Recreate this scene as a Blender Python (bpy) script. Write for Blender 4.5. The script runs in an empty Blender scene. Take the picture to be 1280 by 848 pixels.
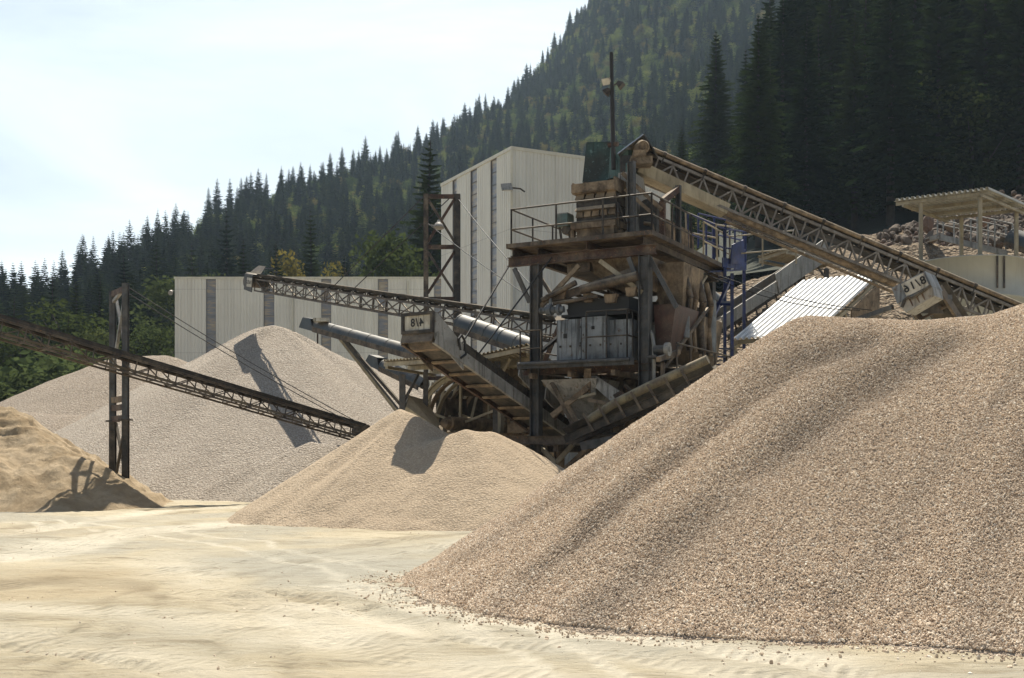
import bpy, math, random
import numpy as np
from mathutils import Vector, Matrix
R = math.radians
random.seed(7); rng = np.random.default_rng(11)
sc = bpy.context.scene
COL = sc.collection
F, HZ, EYE = 1450.0, 575.0, 1.65

def V(*a): return Vector(a)
def P(px, py, Y):
    """a place in the yard: bearing and elevation as seen from the gate, at distance Y"""
    return Vector(((px-640)/F*Y, Y, EYE+(HZ-py)/F*Y))
def tag(o, label=None, cat=None, group=None, kind=None):
    if label: o['label'] = label
    if cat: o['category'] = cat
    if group: o['group'] = group
    if kind: o['kind'] = kind
    return o
def root_of(o):
    while o.parent: o = o.parent
    return o
def thing(name, loc, label, cat, group=None):
    o = bpy.data.objects.new(name, None); COL.objects.link(o)
    o.location = loc; o.empty_display_size = .3
    return tag(o, label, cat, group)

class MB:
    def __init__(s): s.v = []; s.f = []; s.smooth = []
    def add(s, vs, fs, smooth=False):
        b = len(s.v); s.v.extend([tuple(p) for p in vs])
        for f in fs:
            s.f.append(tuple(i+b for i in f)); s.smooth.append(smooth)
        return s
    def box(s, x0, x1, y0, y1, z0, z1, M=None):
        vs = [V(x, y, z) for x in (x0, x1) for y in (y0, y1) for z in (z0, z1)]
        if M: vs = [M(*v) for v in vs]
        return s.add(vs, [(0,1,3,2),(4,6,7,5),(0,4,5,1),(2,3,7,6),(0,2,6,4),(1,5,7,3)])
    def beam(s, p0, p1, w, h=None, up=None):
        h = h or w; p0 = Vector(p0); p1 = Vector(p1)
        d, a, n = axes(p0, p1, up)
        vs = [p+a*(i*w/2)+n*(j*h/2) for p in (p0, p1) for i in (-1, 1) for j in (-1, 1)]
        return s.add(vs, [(0,1,3,2),(4,6,7,5),(0,4,5,1),(2,3,7,6),(0,2,6,4),(1,5,7,3)])
    def ibeam(s, p0, p1, w, h, t=.018, up=None):
        p0 = Vector(p0); p1 = Vector(p1); d, a, n = axes(p0, p1, up)
        s.beam(p0+n*(h/2-t/2), p1+n*(h/2-t/2), w, t, up)
        s.beam(p0-n*(h/2-t/2), p1-n*(h/2-t/2), w, t, up)
        return s.beam(p0, p1, t, h-2*t-.002, up)
    def channel(s, p0, p1, w, h, t=.015, up=None, side=1):
        p0 = Vector(p0); p1 = Vector(p1); d, a, n = axes(p0, p1, up)
        s.beam(p0+n*(h/2-t/2), p1+n*(h/2-t/2), w, t, up)
        s.beam(p0-n*(h/2-t/2), p1-n*(h/2-t/2), w, t, up)
        o = a*(side*(w/2-t/2))
        return s.beam(p0+o, p1+o, t, h-2*t-.002, up)
    def tube(s, p0, p1, r, n=10, r1=None, caps=True):
        p0 = Vector(p0); p1 = Vector(p1); r1 = r if r1 is None else r1
        d, a, u = axes(p0, p1, None); vs = []
        for p, q in ((p0, r), (p1, r1)):
            for i in range(n):
                t = 2*math.pi*i/n; vs.append(p+a*(q*math.cos(t))+u*(q*math.sin(t)))
        s.add(vs, [(i, (i+1) % n, n+(i+1) % n, n+i) for i in range(n)], True)
        if caps: s.add(vs, [tuple(range(n))[::-1], tuple(range(n, 2*n))])
        return s
    def chain(s, pts, r, n=8):
        for a, b in zip(pts, pts[1:]): s.tube(a, b, r, n)
        return s
    def lathe(s, c, axis, prof, n=24):
        c = Vector(c); d, a, u = axes(c, c+Vector(axis), None); vs = []
        for (r, t) in prof:
            for i in range(n):
                w = 2*math.pi*i/n; vs.append(c+d*t+a*(r*math.cos(w))+u*(r*math.sin(w)))
        fs = [(k*n+i, k*n+(i+1) % n, (k+1)*n+(i+1) % n, (k+1)*n+i) for k in range(len(prof)-1) for i in range(n)]
        s.add(vs, fs, True)
        s.add(vs, [tuple(range(n))[::-1], tuple(range((len(prof)-1)*n, len(prof)*n))]); return s
    def hoop(s, c, axis, Rr, w, t, n=40, a0=0, a1=2*math.pi, up=None):
        c = Vector(c); d, a, u = axes(c, c+Vector(axis), up); vs = []
        m = n+1
        for k in range(m):
            q = a0+(a1-a0)*k/n; e = a*math.cos(q)+u*math.sin(q)
            for (rr, ww) in ((Rr, -w/2), (Rr, w/2), (Rr-t, w/2), (Rr-t, -w/2)): vs.append(c+e*rr+d*ww)
        fs = [(4*k+j, 4*k+(j+1) % 4, 4*(k+1)+(j+1) % 4, 4*(k+1)+j) for k in range(n) for j in range(4)]
        s.add(vs, fs, False)
        if a1-a0 < 6.28: s.add(vs, [(0,1,2,3), (4*n+3,4*n+2,4*n+1,4*n)])
        return s
    def plate(s, pts, t, nrm=None):
        pts = [Vector(p) for p in pts]
        if nrm is None:
            nrm = Vector((0,0,0))
            for i in range(len(pts)):
                nrm += (pts[i]-pts[0]).cross(pts[(i+1) % len(pts)]-pts[0])
        nrm = Vector(nrm).normalized(); n = len(pts)
        vs = [p+nrm*(t/2) for p in pts]+[p-nrm*(t/2) for p in pts]
        fs = [tuple(range(n)), tuple(range(n, 2*n))[::-1]]+[(i, n+i, n+(i+1) % n, (i+1) % n) for i in range(n)]
        return s.add(vs, fs)
    def hexa(s, q0, q1):
        """solid between two quads"""
        return s.add([Vector(p) for p in list(q0)+list(q1)], [(3,2,1,0),(4,5,6,7),(0,1,5,4),(1,2,6,5),(2,3,7,6),(3,0,4,7)])
    def corr(s, o, across, down, pitch=.2, depth=.035, t=.004):
        """trapezoid-profile sheet: ribs run along `down`"""
        o = Vector(o); across = Vector(across); down = Vector(down)
        n = down.cross(across).normalized()
        if n.z < 0 or (abs(n.z) < .01 and n.y > 0): n = -n
        L = across.length; a = across/L; k = max(1, int(L/pitch)); pt = []
        for i in range(k):
            b = i*pitch
            for (f_, z) in ((0, 0), (.34, 0), (.46, 1), (.88, 1)): pt.append((b+f_*pitch, z*depth))
        pt.append((k*pitch, 0)); vs = []
        for (x, z) in pt:
            for e in (0, 1):
                for tt in (0, t): vs.append(o+a*x+down*e+n*(z+tt))
        fs = []
        for i in range(len(pt)-1):
            b = 4*i; c = b+4
            fs += [(b+1, b+3, c+3, c+1), (b, c, c+2, b+2), (b, b+1, c+1, c), (b+2, c+2, c+3, b+3)]
        fs += [(0,2,3,1)]
        return s.add(vs, fs)
    def build(s, name, mat, parent=None, org=None):
        me = bpy.data.meshes.new(name)
        if parent is not None: org = root_of(parent).location if root_of(parent).type == 'EMPTY' or True else None
        org = Vector(org) if org is not None else Vector((0,0,0))
        me.from_pydata([(x-org.x, y-org.y, z-org.z) for (x, y, z) in s.v], [], s.f)
        me.polygons.foreach_set('use_smooth', s.smooth)
        me.materials.append(mat); me.update()
        o = bpy.data.objects.new(name, me); COL.objects.link(o)
        if parent is not None: o.parent = parent
        else: o.location = org
        return o

def axes(p0, p1, up=None):
    d = (Vector(p1)-Vector(p0)).normalized()
    up = Vector(up) if up is not None else Vector((0,0,1))
    if abs(d.dot(up.normalized())) > .995: up = Vector((1,0,0)) if abs(d.x) < .9 else Vector((0,1,0))
    a = d.cross(up).normalized(); n = a.cross(d).normalized()
    return d, a, n
def lerp(a, b, t): return a+(b-a)*t

# ---------- numpy noise ----------
def _hash(ix, iy, seed):
    h = (ix.astype(np.int64)*374761393+iy.astype(np.int64)*668265263+seed*974634777) & 0xffffffff
    h = ((h ^ (h >> 13))*1274126177) & 0xffffffff
    return ((h ^ (h >> 16)) & 0xffff)/65535.0
def vnoise(x, y, seed=0):
    x = np.asarray(x, float); y = np.asarray(y, float)
    ix = np.floor(x); iy = np.floor(y); fx = x-ix; fy = y-iy
    fx = fx*fx*(3-2*fx); fy = fy*fy*(3-2*fy)
    a = _hash(ix, iy, seed); b = _hash(ix+1, iy, seed); c = _hash(ix, iy+1, seed); d = _hash(ix+1, iy+1, seed)
    return (a*(1-fx)+b*fx)*(1-fy)+(c*(1-fx)+d*fx)*fy
def fbm(x, y, seed=0, oct=4, gain=.5):
    x = np.asarray(x, float); y = np.asarray(y, float)
    r = 0; amp = 1; tot = 0
    for k in range(oct):
        r = r+amp*(vnoise(x*2**k+17*k, y*2**k-9*k, seed+k)-.5); tot += amp; amp *= gain
    return r/tot*2
def sstep(a, b, x):
    t = np.clip((x-a)/(b-a), 0, 1); return t*t*(3-2*t)

def grid_mesh(name, X, Y, Z, mat, keep=None, attrs=None, org=(0,0,0)):
    nr, nc = X.shape; ox, oy, oz = org
    co = np.stack([X-ox, Y-oy, Z-oz], -1).reshape(-1, 3)
    idx = np.arange(nr*nc).reshape(nr, nc)
    q = np.stack([idx[:-1,:-1], idx[:-1,1:], idx[1:,1:], idx[1:,:-1]], -1).reshape(-1, 4)
    if keep is not None:
        k = keep[:-1,:-1] | keep[:-1,1:] | keep[1:,1:] | keep[1:,:-1]
        q = q[k.reshape(-1)]
        used = np.unique(q); mp = -np.ones(nr*nc, int); mp[used] = np.arange(len(used))
        co = co[used]; q = mp[q]
    else: used = slice(None)
    me = bpy.data.meshes.new(name)
    me.vertices.add(len(co)); me.vertices.foreach_set('co', co.astype(np.float32).ravel())
    me.loops.add(q.size); me.loops.foreach_set('vertex_index', q.ravel().astype(np.int32))
    me.polygons.add(len(q)); me.polygons.foreach_set('loop_start', (np.arange(len(q))*4).astype(np.int32))
    try: me.polygons.foreach_set('loop_total', np.full(len(q), 4, np.int32))
    except Exception: pass
    me.polygons.foreach_set('use_smooth', np.ones(len(q), bool))
    for an, arr in (attrs or {}).items():
        at = me.attributes.new(an, 'FLOAT', 'POINT'); at.data.foreach_set('value', arr.reshape(-1)[used].astype(np.float32))
    me.materials.append(mat); me.update(); me.validate()
    o = bpy.data.objects.new(name, me); COL.objects.link(o); o.location = org
    return o

# ---------- materials ----------
class NT:
    def __init__(s, name):
        s.m = bpy.data.materials.new(name); s.m.use_nodes = True; s.t = s.m.node_tree; s.t.nodes.clear()
        s.out = s.n('ShaderNodeOutputMaterial')
    def n(s, typ, **kw):
        x = s.t.nodes.new(typ)
        for k, v in kw.items(): setattr(x, k, v)
        return x
    def link(s, a, b): s.t.links.new(a, b)
    def inp(s, node, key, val):
        if hasattr(val, 'is_linked') or hasattr(val, 'links'): s.link(val, node.inputs[key])
        else: node.inputs[key].default_value = val
    def coord(s, kind='Object', scale=(1,1,1), rot=(0,0,0)):
        tc = s.n('ShaderNodeTexCoord'); mp = s.n('ShaderNodeMapping')
        s.link(tc.outputs[kind], mp.inputs['Vector']); mp.inputs['Scale'].default_value = scale; mp.inputs['Rotation'].default_value = rot
        return mp.outputs['Vector']
    def pos(s, scale=(1,1,1)):
        g = s.n('ShaderNodeNewGeometry'); mp = s.n('ShaderNodeMapping'); s.link(g.outputs['Position'], mp.inputs['Vector'])
        mp.inputs['Scale'].default_value = scale; return mp.outputs['Vector']
    def noise(s, vec, scale, detail=4, rough=.55, dist=0):
        x = s.n('ShaderNodeTexNoise'); s.link(vec, x.inputs['Vector']); x.inputs['Scale'].default_value = scale
        x.inputs['Detail'].default_value = detail; x.inputs['Roughness'].default_value = rough; x.inputs['Distortion'].default_value = dist
        return x.outputs['Fac']
    def vor(s, vec, scale, feature='F1', out='Distance', rnd=1):
        x = s.n('ShaderNodeTexVoronoi'); x.feature = feature; s.link(vec, x.inputs['Vector']); x.inputs['Scale'].default_value = scale
        x.inputs['Randomness'].default_value = rnd
        return x.outputs[out]
    def ramp(s, fac, stops, interp='LINEAR'):
        x = s.n('ShaderNodeValToRGB'); s.link(fac, x.inputs['Fac']); e = x.color_ramp.elements; x.color_ramp.interpolation = interp
        while len(e) < len(stops): e.new(.5)
        for i, (p, c) in enumerate(stops):
            e[i].position = p; e[i].color = (c, c, c, 1) if not hasattr(c, '__len__') else (*c[:3], 1)
        return x.outputs['Color']
    def mix(s, fac, a, b, mode='MIX'):
        x = s.n('ShaderNodeMix'); x.data_type = 'RGBA'; x.blend_type = mode
        s.inp(x, 0, fac)
        for i, v in ((6, a), (7, b)):
            if isinstance(v, tuple): v = (*v[:3], 1)
            s.inp(x, i, v)
        return x.outputs[2]
    def math(s, op, a, b=0.0, clamp=False):
        x = s.n('ShaderNodeMath'); x.operation = op; x.use_clamp = clamp; s.inp(x, 0, a); s.inp(x, 1, b); return x.outputs[0]
    def mapr(s, v, a, b, c=0.0, d=1.0):
        x = s.n('ShaderNodeMapRange'); s.inp(x, 0, v)
        for i, q in enumerate((a, b, c, d)): x.inputs[i+1].default_value = q
        return x.outputs[0]
    def bump(s, h, strength=.3, dist=.02, nrm=None):
        x = s.n('ShaderNodeBump'); s.link(h, x.inputs['Height']); x.inputs['Strength'].default_value = strength; x.inputs['Distance'].default_value = dist
        if nrm is not None: s.link(nrm, x.inputs['Normal'])
        return x.outputs['Normal']
    def bsdf(s, col, rough=.7, metal=0.0, nrm=None, spec=.5, **kw):
        x = s.n('ShaderNodeBsdfPrincipled')
        if isinstance(col, tuple): col = (*col[:3], 1)
        s.inp(x, 'Base Color', col); s.inp(x, 'Roughness', rough); s.inp(x, 'Metallic', metal); s.inp(x, 'Specular IOR Level', spec)
        if nrm is not None: s.link(nrm, x.inputs['Normal'])
        for k, v in kw.items(): s.inp(x, k, v)
        s.link(x.outputs[0], s.out.inputs['Surface']); return x
    def attr(s, name):
        x = s.n('ShaderNodeAttribute'); x.attribute_name = name; return x.outputs['Fac']

DUST_HIGHLIGHT = (.50, .41, .29)  # dust tone, lightened so highlights on upward faces sit in the colour
def worn(name, c1, c2, scale=2.0, rough=.6, metal=0.0, dust=.6, streak=.3, spots=None, bump=.15, dustcol=DUST_HIGHLIGHT, bias=.5):
    """weathered steel: two tones broken up by noise, run-off streaks, chips, dust lying on upward faces with highlights put into its tone"""
    t = NT(name); v = t.pos()
    n1 = t.noise(v, scale, 8, .65, .4)
    col = t.mix(t.ramp(n1, [(bias-.12, 0.0), (bias+.12, 1.0)]), c1, c2)
    vs = t.pos((9, 9, .55)); st = t.noise(vs, 1.1, 5, .6)
    col = t.mix(t.math('MULTIPLY', t.ramp(st, [(.5, 0.0), (.68, 1.0)]), streak), col, tuple(x*.35 for x in c2))
    if spots:
        sp = t.noise(v, scale*5.5, 6, .7, .6); col = t.mix(t.ramp(sp, [(.60, 0.0), (.66, 1.0)]), col, spots)
    g = t.n('ShaderNodeNewGeometry'); sx = t.n('ShaderNodeSeparateXYZ'); t.link(g.outputs['Normal'], sx.inputs[0])
    up = t.mapr(sx.outputs['Z'], .25, .8); dn = t.noise(v, 5, 6, .7)
    dfac = t.math('MULTIPLY', t.math('ADD', up, t.math('MULTIPLY', t.ramp(t.noise(v, 1.7, 6, .7), [(.45, 0.0), (.7, 1.0)]), .55), True), t.math('MULTIPLY', t.ramp(dn, [(.3, .3), (.65, 1.0)]), dust))
    col = t.mix(dfac, col, dustcol)
    t.bsdf(col, t.math('ADD', t.math('MULTIPLY', dfac, .3), rough, True), metal, t.bump(t.noise(v, 22, 5, .6), bump, .01))
    return t.m
M = {}
M['steel'] = worn('weathered dark steel', (.03,.024,.02), (.10,.078,.06), 3, .55, .25, .75, .5, (.26,.12,.045), .25)
M['darksteel'] = worn('black oily steel', (.013,.012,.011), (.036,.03,.025), 3, .5, .2, .45, .4, (.12,.055,.025), .25)
M['rust'] = worn('rusty red brown steel', (.06,.024,.016), (.04,.028,.022), 3, .7, .1, .6, .4, (.30,.15,.06), .3)
M['galv'] = worn('galvanised steel post', (.085,.09,.095), (.035,.037,.04), 2, .55, .2, .35, .6, (.10,.055,.03), .15)
M['bluegrey'] = worn('chipped blue grey paint', (.24,.265,.285), (.10,.115,.13), 1.3, .55, .1, .25, 1.3, (.09,.06,.045), .2)
M['ltgrey'] = worn('light grey painted plate', (.34,.34,.325), (.21,.21,.2), 1.6, .5, .1, .35, .9, (.13,.07,.04), .15)
M['beige'] = worn('stone dust caked steel', (.26,.195,.13), (.07,.052,.038), 2.2, .85, 0, .8, .45, (.07,.05,.035), .5)
M['beigelt'] = worn('beige painted steel', (.38,.34,.25), (.24,.21,.15), 1.4, .6, 0, .45, .4, None, .15)
M['dustwood'] = worn('dust covered decking', (.20,.14,.09), (.08,.055,.038), 3, .85, 0, .7, .3, (.05,.035,.03), .5)
M['rubber'] = worn('black conveyor belt rubber', (.02,.02,.02), (.05,.045,.04), 3, .75, 0, .55, .1, None, .2)
M['teal'] = worn('verdigris green hopper plate', (.016,.022,.021), (.03,.07,.066), 1.4, .55, .2, .1, .9, (.09,.15,.14), .2)
M['green'] = worn('faded green motor paint', (.09,.15,.15), (.06,.09,.09), 3, .5, .1, .4, .4, (.1,.06,.04), .2)
M['bluetube'] = worn('dark blue grey cover sheet', (.06,.078,.095), (.035,.047,.06), 1.2, .5, .15, .3, .3, None, .1)
M['blue'] = worn('deep blue painted steel', (.012,.03,.15), (.01,.018,.07), 3, .45, .1, .2, .3, (.05,.04,.04), .15)
M['tank'] = worn('grey cream tank plate', (.40,.40,.35), (.35,.345,.295), .8, .55, .1, .2, .12, None, .08)
M['redbrown'] = worn('dark red oxide chute', (.06,.022,.018), (.035,.018,.016), 3, .5, .1, .35, .4, (.12,.07,.05), .2)
M['glass'] = worn('dusty lamp glass', (.55,.55,.5), (.4,.4,.36), 3, .2, 0, .3, .2, None, .05)
def plain(name, col, rough=.6, metal=0.0):
    t = NT(name); v = t.pos(); n = t.noise(v, 6, 5, .6)
    t.bsdf(t.mix(t.mapr(n, .3, .7), tuple(c*.85 for c in col), tuple(min(1, c*1.12) for c in col)), rough, metal); return t.m
M['black'] = plain('black lettering and opening shade', (.012,.012,.012), .6)
M['sign'] = worn('white sign board', (.56,.54,.47), (.36,.33,.27), 3, .6, 0, .25, .9, None, .05)
M['cable'] = plain('black steel cable', (.03,.028,.026), .5, .3)
# ---------- ground sheet ----------
def ground_h(X, Y):
    X = np.asarray(X, float); Y = np.asarray(Y, float)
    a = X/np.maximum(Y, 5)
    w = sstep(.135, .235, a)*sstep(40, 60, Y)
    h = w*np.clip(.29*(Y-40), 0, 18)*1.0
    left = sstep(95, 170, Y)*(1-w)*3.5
    far = sstep(200, 900, Y)*0
    return h+left+far
def gh(x, y): return float(ground_h(np.array([x]), np.array([y]))[0])
def gp(px, py):
    Y = EYE*F/(py-HZ); return ((px-640)/F*Y, Y)
ruts = [  # (image bearings of the tracks, width, depth, pale)
 ([(0,808),(90,818),(170,828),(260,858)], .10, .05, -.2), ([(-60,792),(60,806),(190,822),(330,862)], .25, .025, .55),
 ([(0,700),(60,686),(110,674),(190,663),(330,652),(560,655)], .35, .03, 1.0), ([(0,690),(120,663),(260,645),(420,640)], .22, .05, .2),
 ([(0,668),(90,655),(200,640),(300,634)], .25, .05, .8), ([(0,662),(120,650),(240,640)], .18, .06, -.3),
 ([(180,700),(240,725),(330,770),(420,800)], .22, .02, .5), ([(210,690),(270,715),(370,750),(520,800)], .2, .02, .4),
 ([(420,735),(520,760),(680,780),(900,800),(1150,845)], .22, .035, 1.0), ([(380,760),(500,782),(640,800),(860,822),(1000,850)], .22, .03, .7),
 ([(340,745),(480,775),(560,795),(700,812)], .12, .035, -.4), ([(300,735),(420,760),(600,780)], .14, .03, -.2),
 ([(430,700),(520,690),(620,668)], .15, .03, .5), ([(400,690),(500,676),(600,666)], .14, .03, -.2), ([(0,760),(150,770),(420,800),(700,860)], .3, .02, .6),
 ([(700,664),(520,671),(360,690),(240,716),(120,762),(10,835)], .06, .014, -.16), ([(700,672),(540,680),(390,699),(275,726),(165,772),(60,845)], .06, .014, -.16),
 ([(640,704),(500,699),(380,711),(300,742),(270,792),(300,850)], .06, .014, -.14), ([(640,716),(520,712),(425,722),(360,750),(345,800),(380,850)], .06, .014, -.14), ([(40,652),(180,660),(330,680),(480,712),(640,765),(800,850)], .05, .015, .9), ([(0,655),(150,665),(290,686),(430,719),(570,770),(700,850)], .05, .015, .9),
 ([(150,640),(300,632),(420,628)], .2, .07, -.4), ([(-50,735),(100,722),(200,730),(260,745)], .25, .02, -.3)]
def seg_dist(X, Y, pts):
    d = np.full(X.shape, 1e9)
    for (x0, y0), (x1, y1) in zip(pts, pts[1:]):
        dx, dy = x1-x0, y1-y0; L = dx*dx+dy*dy
        t = np.clip(((X-x0)*dx+(Y-y0)*dy)/L, 0, 1); d = np.minimum(d, np.hypot(X-x0-t*dx, Y-y0-t*dy))
    return d
def nonuni(parts):
    out = [];
    for a, b, s in parts: out.append(np.arange(a, b, s))
    return np.concatenate(out)
xs = nonuni([(-1600,-400,60), (-400,-100,12), (-100,-34,3), (-34,-18,.5), (-18,9,.085), (9,24,.5), (24,60,2), (60,300,10), (300,1600,60)])
ys = nonuni([(-400,-40,30), (-40,4,2), (4,8,.25), (8,26,.07), (26,42,.12), (42,70,.5), (70,130,2), (130,400,10), (400,1900,60)])
GX, GY = np.meshgrid(xs, ys)
GZ = ground_h(GX, GY)
nearw = sstep(75, 45, GY)*sstep(60, 20, np.abs(GX))
ang = R(24); xr = GX*math.cos(ang)+GY*math.sin(ang); yr = -GX*math.sin(ang)+GY*math.cos(ang)
GZ += nearw*(fbm(xr*.12, yr*.5, 3, 4)*.06+fbm(xr*.7, yr*2.2, 5, 4)*.035+fbm(GX*5, GY*5, 8, 3)*.012)
rough_m = sstep(.05, .35, fbm(GX*.16, GY*.22, 31, 3))
GZ += nearw*rough_m*fbm(GX*1.6, GY*3.2, 41, 4, .65)*.06
pale = np.zeros(GX.shape); trs = np.zeros(GX.shape); trm = np.zeros(GX.shape); grey = np.zeros(GX.shape); mkr = GY < 75
sx_, sy_ = GX[mkr], GY[mkr]; acc = np.zeros(sx_.shape); pl = np.zeros(sx_.shape)
wob = fbm(sx_*.5, sy_*.5, 77, 3)*.35; trs_ = np.zeros(sx_.shape); trm_ = np.zeros(sx_.shape)
for pts, w, dep, pv in ruts:
    wp = [gp(*p) for p in pts]
    dd = seg_dist(sx_+wob, sy_+wob*1.5, wp); ww = w*(1+.35*sy_/20)
    br_ = .25+1.1*vnoise(sx_*1.3, sy_*2.1, 5); acc -= .8*dep*br_*np.exp(-(dd/ww)**2); acc += dep*.35*br_*np.exp(-((dd-1.9*ww)/(ww*.8))**2)
    if dep < .04: acc += .006*np.exp(-(dd/ww)**2)*np.sin((sx_+sy_*.6)*38)*vnoise(sx_*3, sy_*3, 9)
    pl += pv*np.exp(-((dd+.25*ww*fbm(sx_*3, sy_*3, 12, 3))/(ww*1.5))**4)*(.45+.8*vnoise(sx_*.9, sy_*1.6, 61))
    a_ = math.atan2(wp[-1][1]-wp[0][1], wp[-1][0]-wp[0][0]); mk_ = np.exp(-(dd/(ww*1.1))**6)*(dep < .06)*sstep(.35, .6, vnoise(sx_*.4+3, sy_*.5, 62))
    trs_ = sx_*.9-sy_*.42; trm_ = np.maximum(trm_, mk_)
trs[mkr] = trs_; trm[mkr] = trm_
for px_, py_, rx, ry, k in ((440,700,2.6,3.2,1), (560,730,2.2,1.6,.9), (330,690,2.0,2.0,.6), (620,690,1.8,3,.8), (120,722,2.2,1.8,-.9), (60,742,1.6,1.0,-.7), (330,752,2.,.8,-.6), (60,665,3,2,-.5), (640,800,1.2,.5,.6), (850,830,1.,.3,.4)):
    x0_, y0_ = gp(px_, py_); grey += k*np.exp(-((GX-x0_)/rx)**2-((GY-y0_)/ry)**2)
grey *= .5+1.0*vnoise(GX*.8, GY*1.2, 66)
GZ[mkr] += acc; pale[mkr] = np.clip(pl, -1, 1)
def m_ground():
    t = NT('dusty quarry yard'); v = t.pos(); v2 = t.pos((.35, 1.3, 1)); v3 = t.pos((.8, 3.2, 1))
    pa = t.attr('pale')
    c = t.mix(t.ramp(t.noise(v2, .22, 7, .6, .8), [(.40, 0.0), (.60, 1.0)]), (.41,.35,.24), (.53,.455,.32))
    c = t.mix(t.math('MULTIPLY', t.ramp(t.noise(v, .11, 5, .6, .4), [(.47, 0.0), (.56, 1.0)]), .8), c, (.36,.335,.27))
    c = t.mix(t.math('MULTIPLY', t.ramp(t.noise(v3, .9, 8, .7, .6), [(.52, 0.0), (.66, 1.0)]), .7), c, (.23,.185,.115))
    c = t.mix(t.math('MULTIPLY', t.ramp(t.noise(v3, 2.4, 8, .75, .3), [(.5, 0.0), (.68, 1.0)]), .5), c, (.58,.53,.42))
    c = t.mix(t.mapr(pa, 0, .9, 0, .75), c, (.66,.60,.48))
    c = t.mix(t.mapr(pa, 0, -.4, 0, .8), c, (.17,.135,.085))
    c = t.mix(t.math('MULTIPLY', t.ramp(t.vor(v, 22), [(.10, 1.0), (.17, 0.0)]), t.ramp(t.noise(v, .8, 4), [(.5, 0.0), (.66, .75)])), c, (.20,.165,.12))
    c = t.mix(t.ramp(t.noise(v, 30, 4, .7), [(.35, .18), (.6, 0.0)]), c, (.3,.26,.19))
    gy = t.attr('grey'); c = t.mix(t.mapr(gy, .1, .9, 0, .5), c, (.37,.355,.30)); c = t.mix(t.mapr(gy, -.1, -.9, 0, .5), c, (.37,.285,.17))
    tm = t.math('MULTIPLY', t.attr('trm'), t.ramp(t.noise(v, 1.2, 5, .7), [(.42, 0.0), (.55, 1.0)])); tw_ = t.math('SINE', t.math('MULTIPLY', t.attr('trs'), 44.0))
    tread = t.math('MULTIPLY', tm, tw_); c = t.mix(t.mapr(tread, .1, 1, 0, .38), c, (.22,.185,.13))
    v4 = t.pos((1.2, 6.0, 1)); c = t.mix(t.math('MULTIPLY', t.ramp(t.noise(v4, 1.5, 9, .8, .4), [(.57, 0.0), (.63, 1.0)]), .55), c, (.20,.165,.11))
    b = t.math('ADD', t.math('MULTIPLY', tread, .5), t.math('ADD', t.math('MULTIPLY', t.noise(v, 14, 8, .75), 1.2), t.math('MULTIPLY', t.noise(v3, 4, 6, .65), 1.4)))
    t.bsdf(c, .92, 0, t.bump(b, .8, .05), .2); return t.m
ground = grid_mesh('ground', GX, GY, GZ, m_ground(), attrs={'pale': pale, 'trs': trs, 'trm': trm, 'grey': grey}); tag(ground, kind='structure')
def gzz(x, y):
    return float(GZ[np.searchsorted(ys, y)-1, np.searchsorted(xs, x)-1])

# ---------- hills ----------
def hill(name, ctrl, foot, mat, seed, n1=150, n2=90, amp=.05, back=1.5):
    pxs = np.linspace(ctrl[0][0], ctrl[-1][0], n1)
    cx = [c[0] for c in ctrl]
    yr_ = np.interp(pxs, cx, [c[1] for c in ctrl]); Dr = np.interp(pxs, cx, [c[2] for c in ctrl])
    fx = [c[0] for c in foot]; D0 = np.interp(pxs, fx, [c[1] for c in foot]); z0 = np.interp(pxs, fx, [c[2] for c in foot])
    zr = EYE+(HZ-yr_)/F*Dr
    ts = np.concatenate([np.linspace(0, 1, n2), np.linspace(1, back, 14)[1:]])
    T, PX = np.meshgrid(ts, pxs, indexing='ij')
    D0_, Dr_, z0_, zr_ = (np.broadcast_to(a, T.shape) for a in (D0, Dr, z0, zr))
    D = D0_+(Dr_-D0_)*T
    Tc = np.minimum(T, 1)
    Z = z0_+(zr_-z0_)*(Tc**1.0*(.55+.45*Tc))
    Z = Z-(np.maximum(T-1, 0)/(back-1))**1.3*zr_*1.1
    X = (PX-640)/F*D
    Z = Z+fbm(X*.009, D*.009, seed, 5)*amp*(zr_-z0_)*np.sin(np.pi*np.clip(T, 0, 1))**.5*1.6
    o = grid_mesh(name, X, D, Z, mat); tag(o, kind='structure')
    return o, X, D, Z
def m_forestfloor():
    t = NT('forest floor'); v = t.pos()
    c = t.mix(t.ramp(t.noise(v, .03, 8, .65), [(.4, 0.0), (.6, 1.0)]), (.014,.02,.010), (.03,.034,.016))
    t.bsdf(c, .95, 0, t.bump(t.noise(v, .6, 6, .7), .8, .5)); return t.m
M['floor'] = m_forestfloor()
MAIN = [(-700,420,300),(-300,452,290),(0,452,270),(100,414,300),(200,356,350),(280,300,420),(420,246,520),(540,204,600),(640,138,680),(700,78,740),(735,20,780),(800,-110,840),(900,-250,900),(1100,-350,950),(1900,-420,950)]
main_hill, HX, HD, HZZ = hill('hillside', MAIN, [(-700,150,3),(200,150,3),(600,165,3),(900,180,8),(1900,200,20)], M['floor'], 5)
SPUR = [(760,390,150),(800,365,165),(850,330,185),(900,292,205),(960,215,225),(1040,105,245),(1100,15,260),(1280,-170,300),(1500,-320,330),(2100,-500,340)]
spur_hill, SX, SD, SZ = hill('wooded_slope', SPUR, [(760,120,14),(850,100,17),(1000,92,17),(1280,92,18.5),(2100,92,19)], M['floor'], 9, 90, 60, .04)

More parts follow.
